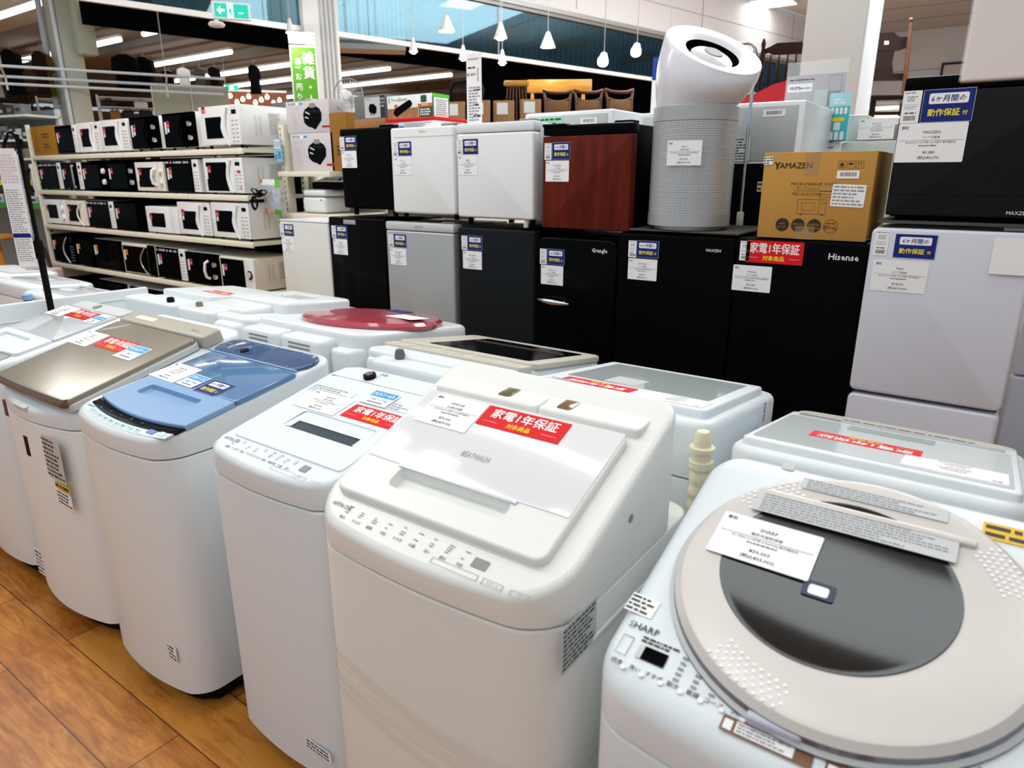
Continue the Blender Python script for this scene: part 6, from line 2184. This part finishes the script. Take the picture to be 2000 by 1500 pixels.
WIRE = mat('white_wire', sr(206, 208, 208), .5)
BKB = mat('bag_black', sr(18, 18, 20), .6)
rack('black metal rack with bags at the far left edge', -9.98, 3.40, 0, 2.34, .42, 63, DARK, (.6, 1.3, 1.75, 2.05, 2.30), ((.08, 2.05, .24, .17, mat('olive_tan_bag', sr(140, 122, 82), .8), 'olive tan bag on the black rack'), (.03, 1.75, .16, .15, BKB, 'black bag low on the black rack, left'), (.22, 1.75, .17, .13, mat('dark_green_bag', sr(24, 44, 40), .6), 'dark green bag low on the black rack')))
rack('white wire rack with black and pink bags left of the cream pillar', -9.76, 3.86, 0, 2.36, .36, 68, WIRE, (.6, 1.3, 1.80, 2.08, 2.34), ((.03, 2.08, .13, .14, BKB, 'black bag with white label on the white wire rack'), (.16, 2.08, .05, .15, mat('rose_cloth', sr(180, 110, 112), .8), 'rose pouch between two black bags'), (.21, 2.08, .13, .14, BKB, 'black backpack on the white wire rack'), (.05, 1.80, .14, .13, BKB, 'dark bag on the lower shelf of the white wire rack'), (.21, 1.80, .12, .10, mat('taupe_bag', sr(120, 100, 96), .8), 'taupe bag on the lower shelf of the white wire rack')))
rack('white rack with black and mustard bags between the pillar and the beige panels', -9.98, 4.66, 0, 2.46, .66, 62, WIRE, (.6, 1.3, 1.85, 2.15, 2.32, 2.44), ((.05, 2.32, .14, .08, BKB, 'black folded bag on the upper rack shelf'), (.12, 2.15, .12, .13, mat('mustard_bag', sr(170, 118, 24), .7), 'mustard bag on the rack right of the pillar'), (.26, 2.15, .14, .13, BKB, 'black bag beside the mustard one'), (.46, 2.15, .17, .14, BKB, 'large black bag at the right end of the rack'), (.05, 1.85, .2, .15, BKB, 'black bag low on the rack right of the pillar'), (.42, 2.32, .16, .08, PAPER, 'white bag on the upper rack shelf')))
# warm bulbs band
o = thing('warm_light_rack', 'rust orange display rack with a row of warm bulbs far behind the microwaves', 'rack', (-12.0, 7.55, 0), atan2(1.0, .75))
g = G(); g.box((-.3, 0, 2.60), (1.3, .3, 2.66), mat('rust_rack', sr(104, 56, 36), .7)); g.box((-.3, .28, 2.45), (1.3, .3, 2.95), mat('rust_rack', sr(104, 56, 36), .7)); g.box((-.3, 0, 2.90), (1.3, .05, 2.93), PAPER)
for x in (-.28, 1.26):
    g.box((x, 0, 0), (x + .04, .3, 2.6), DARK)
g.obj('frame', o)
for i in range(14):
    g = G(); g.lathe([(0, 0), (.03, .012), (.038, .045), (.015, .085), (0, .09)], WARMB, 12, (-.2 + .105 * i, .06, 2.68 + .05 * (i % 3))); g.obj('bulb', o)
o = thing('exit_sign', 'far small green exit sign above the beige panels', 'sign', (-11.6, 7.60, 2.88), radians(50))
g = G(); g.box((0, 0, 0), (.22, .03, .09), EXG); g.box((.08, -.002, .01), (.14, 0, .08), EXW); g.box((.0, .01, .09), (.01, .02, .5), GREY); g.obj('case', o)

# shelves of small goods at the left edge
GOOD = [mat('goods_%d' % i, sr(*c), .6) for i, c in enumerate(((40, 42, 44), (120, 124, 126), (200, 200, 200), (70, 60, 52), (30, 60, 56), (150, 120, 90)))]
o = thing('shelving_unit', 'white shelving with yellow and green price rails at the left edge', 'shelving', (-9.6, 2.75, 0), radians(12))
for k, (z, rail) in enumerate(((2.03, None), (1.80, None), (1.62, None), (1.40, YEL), (1.17, mat('price_green', sr(50, 150, 40), .5)))):
    g = G(); g.box((0, 0, z - .02), (1.55, .36, z), WH2)
    if rail:
        g.box((0, -.012, z - .045), (1.55, 0, z + .012), rail)
    g.obj('shelf_board', o)
g = G(); g.box((0, .36, 0), (1.55, .38, 2.1), GREY); g.obj('back_panel', o)
for x in (0, 1.5):
    g = G(); g.box((x, .33, 0), (x + .05, .38, 2.1), WH2); g.obj('upright', o)
M = Matrix.Translation((-9.6, 2.75, 0)) @ Matrix.Rotation(radians(12), 4, 'Z')
rnd = random.Random(21)
COLN = ('black', 'grey', 'white', 'brown', 'dark green', 'tan')
LEVN = ('top', 'second', 'third', 'yellow railed', 'green railed')
for k, z in enumerate((2.03, 1.80, 1.62, 1.40, 1.17)):
    x = .06
    while x < 1.45:
        wq, hq = .06 + rnd.random() * .09, .07 + rnd.random() * (.08 if k != 0 else .06)
        ci = rnd.randrange(6)
        p = M @ V3((x, .03, z + .0025))
        b = thing('packaged_item', '%s boxed small item on the %s shelf at the left edge' % (COLN[ci], LEVN[k]), 'package', p, radians(12), 'small goods on the %s left shelf' % LEVN[k])
        g = G(); g.box((0, 0, 0), (wq, .10, hq), GOOD[ci], .006); g.rect(0, 0, 0, 0, PAPER) if False else None; g.obj('box', b)
        g = G(front_m(wq / 2, hq * .45, -.001)); g.rect(-wq * .3, wq * .3, -hq * .15, hq * .2, GOOD[(ci + 2) % 6], 0); g.obj('label', b)
        x += wq + .015 + rnd.random() * .02
# wooden stool, bag and handset near the stand
o = thing('wooden_table', 'honey brown round wooden table at the left edge below the green price rail', 'table', (-7.86, 2.42, 0))
g = G(); g.lathe([(0, .875), (.26, .875), (.275, .89), (.27, .91), (0, .915)], OAK, 40); g.obj('table_top', o)
for a in (30, 150, 270):
    g = G(); g.cyl((.22 * cos(radians(a)), .22 * sin(radians(a)), 0), (.14 * cos(radians(a)), .14 * sin(radians(a)), .88), .03, OAK, n=10); g.obj('leg', o)
o = thing('tote_bag', 'white and brown bag leaning beside the wooden table', 'bag', (-7.42, 2.72, 0), radians(20))
g = G(); g.slab(rrect(-.18, .18, -.08, .08, .05, 4), 0, .62, mat('bag_pinkish', sr(206, 190, 184), .8), .03); g.obj('body', o)
g = G(); g.tube([(-.10, 0, .60), (-.08, 0, .78), (.06, 0, .80), (.10, 0, .60)], .018, mat('bag_brown', sr(52, 30, 22), .7), 8); g.obj('strap', o)
o = thing('telephone_handset', 'white appliance with a black curved handset beside the shelving end', 'phone', (-7.995, 3.02, 1.34))
g = G(); g.box((-.06, -.02, -.10), (-.01, .03, .22), WH2, .01); g.obj('plate', o)
g = G(); g.tube([(-.035, -.03, -.05), (-.04, -.05, .02), (-.04, -.05, .12), (-.035, -.03, .18)], [.02, .014, .014, .02], DARK, 8); g.obj('handset', o)
# poster stand in front
o = thing('poster_stand', 'black telescopic poster stand with long printed posters behind the pearl lid washer', 'stand', (-3.18, 1.165, 0))
g = G(); g.cyl((0, 0, 0), (0, 0, 1.16), .0125, RUB, n=12); g.cyl((0, 0, 1.13), (0, 0, 1.20), .017, RUB, n=12); g.cyl((0, 0, 1.16), (0, 0, 1.60), .008, RUB, n=10); g.obj('pole', o)
g = G(); g.lathe([(0, 0), (.030, 0), (.030, .012), (.02, .02), (0, .02)], RUB, 28); g.obj('base', o)
g = G()
g.tube([(0, 0, 1.59), (-.01, -.012, 1.61), (-.02, -.02, 1.605), (-.03, -.035, 1.57), (-.035, -.04, 1.55)], .006, RUB, 8)
g.tube([(0, 0, 1.585), (.008, .01, 1.58), (.008, .012, 1.555)], .006, RUB, 8)
g.tube([(-.03, -.03, 1.60), (.0, .0, 1.605), (.01, .01, 1.60)], .005, GREY, 8)
g.obj('hook', o)
for k, (dx, dy) in enumerate(((.0, 0), (-.018, .004), (-.034, .010))):
    T = frame_m((-.012 + dx, -.045 + dy * 3, 1.10 - .01 * k), (.78, .62, 0), (0, 0, 1))
    g = G(T); g.box((-.035, 0, 0), (.035, .45, .0012), PAPER); 
    rnd = random.Random(40 + k)
    g.lines(-.03, .03, .02, .30, 34, INKL, rnd, .0016, .4); g.rect(-.034, .034, .115, .130, NAVY if k == 0 else GREY, .0018); g.lines(-.03, .03, .32, .43, 10, mat('pale_poster_print', sr(222, 206, 212), .6), rnd, .0016, .6)
    g.obj('poster', o)
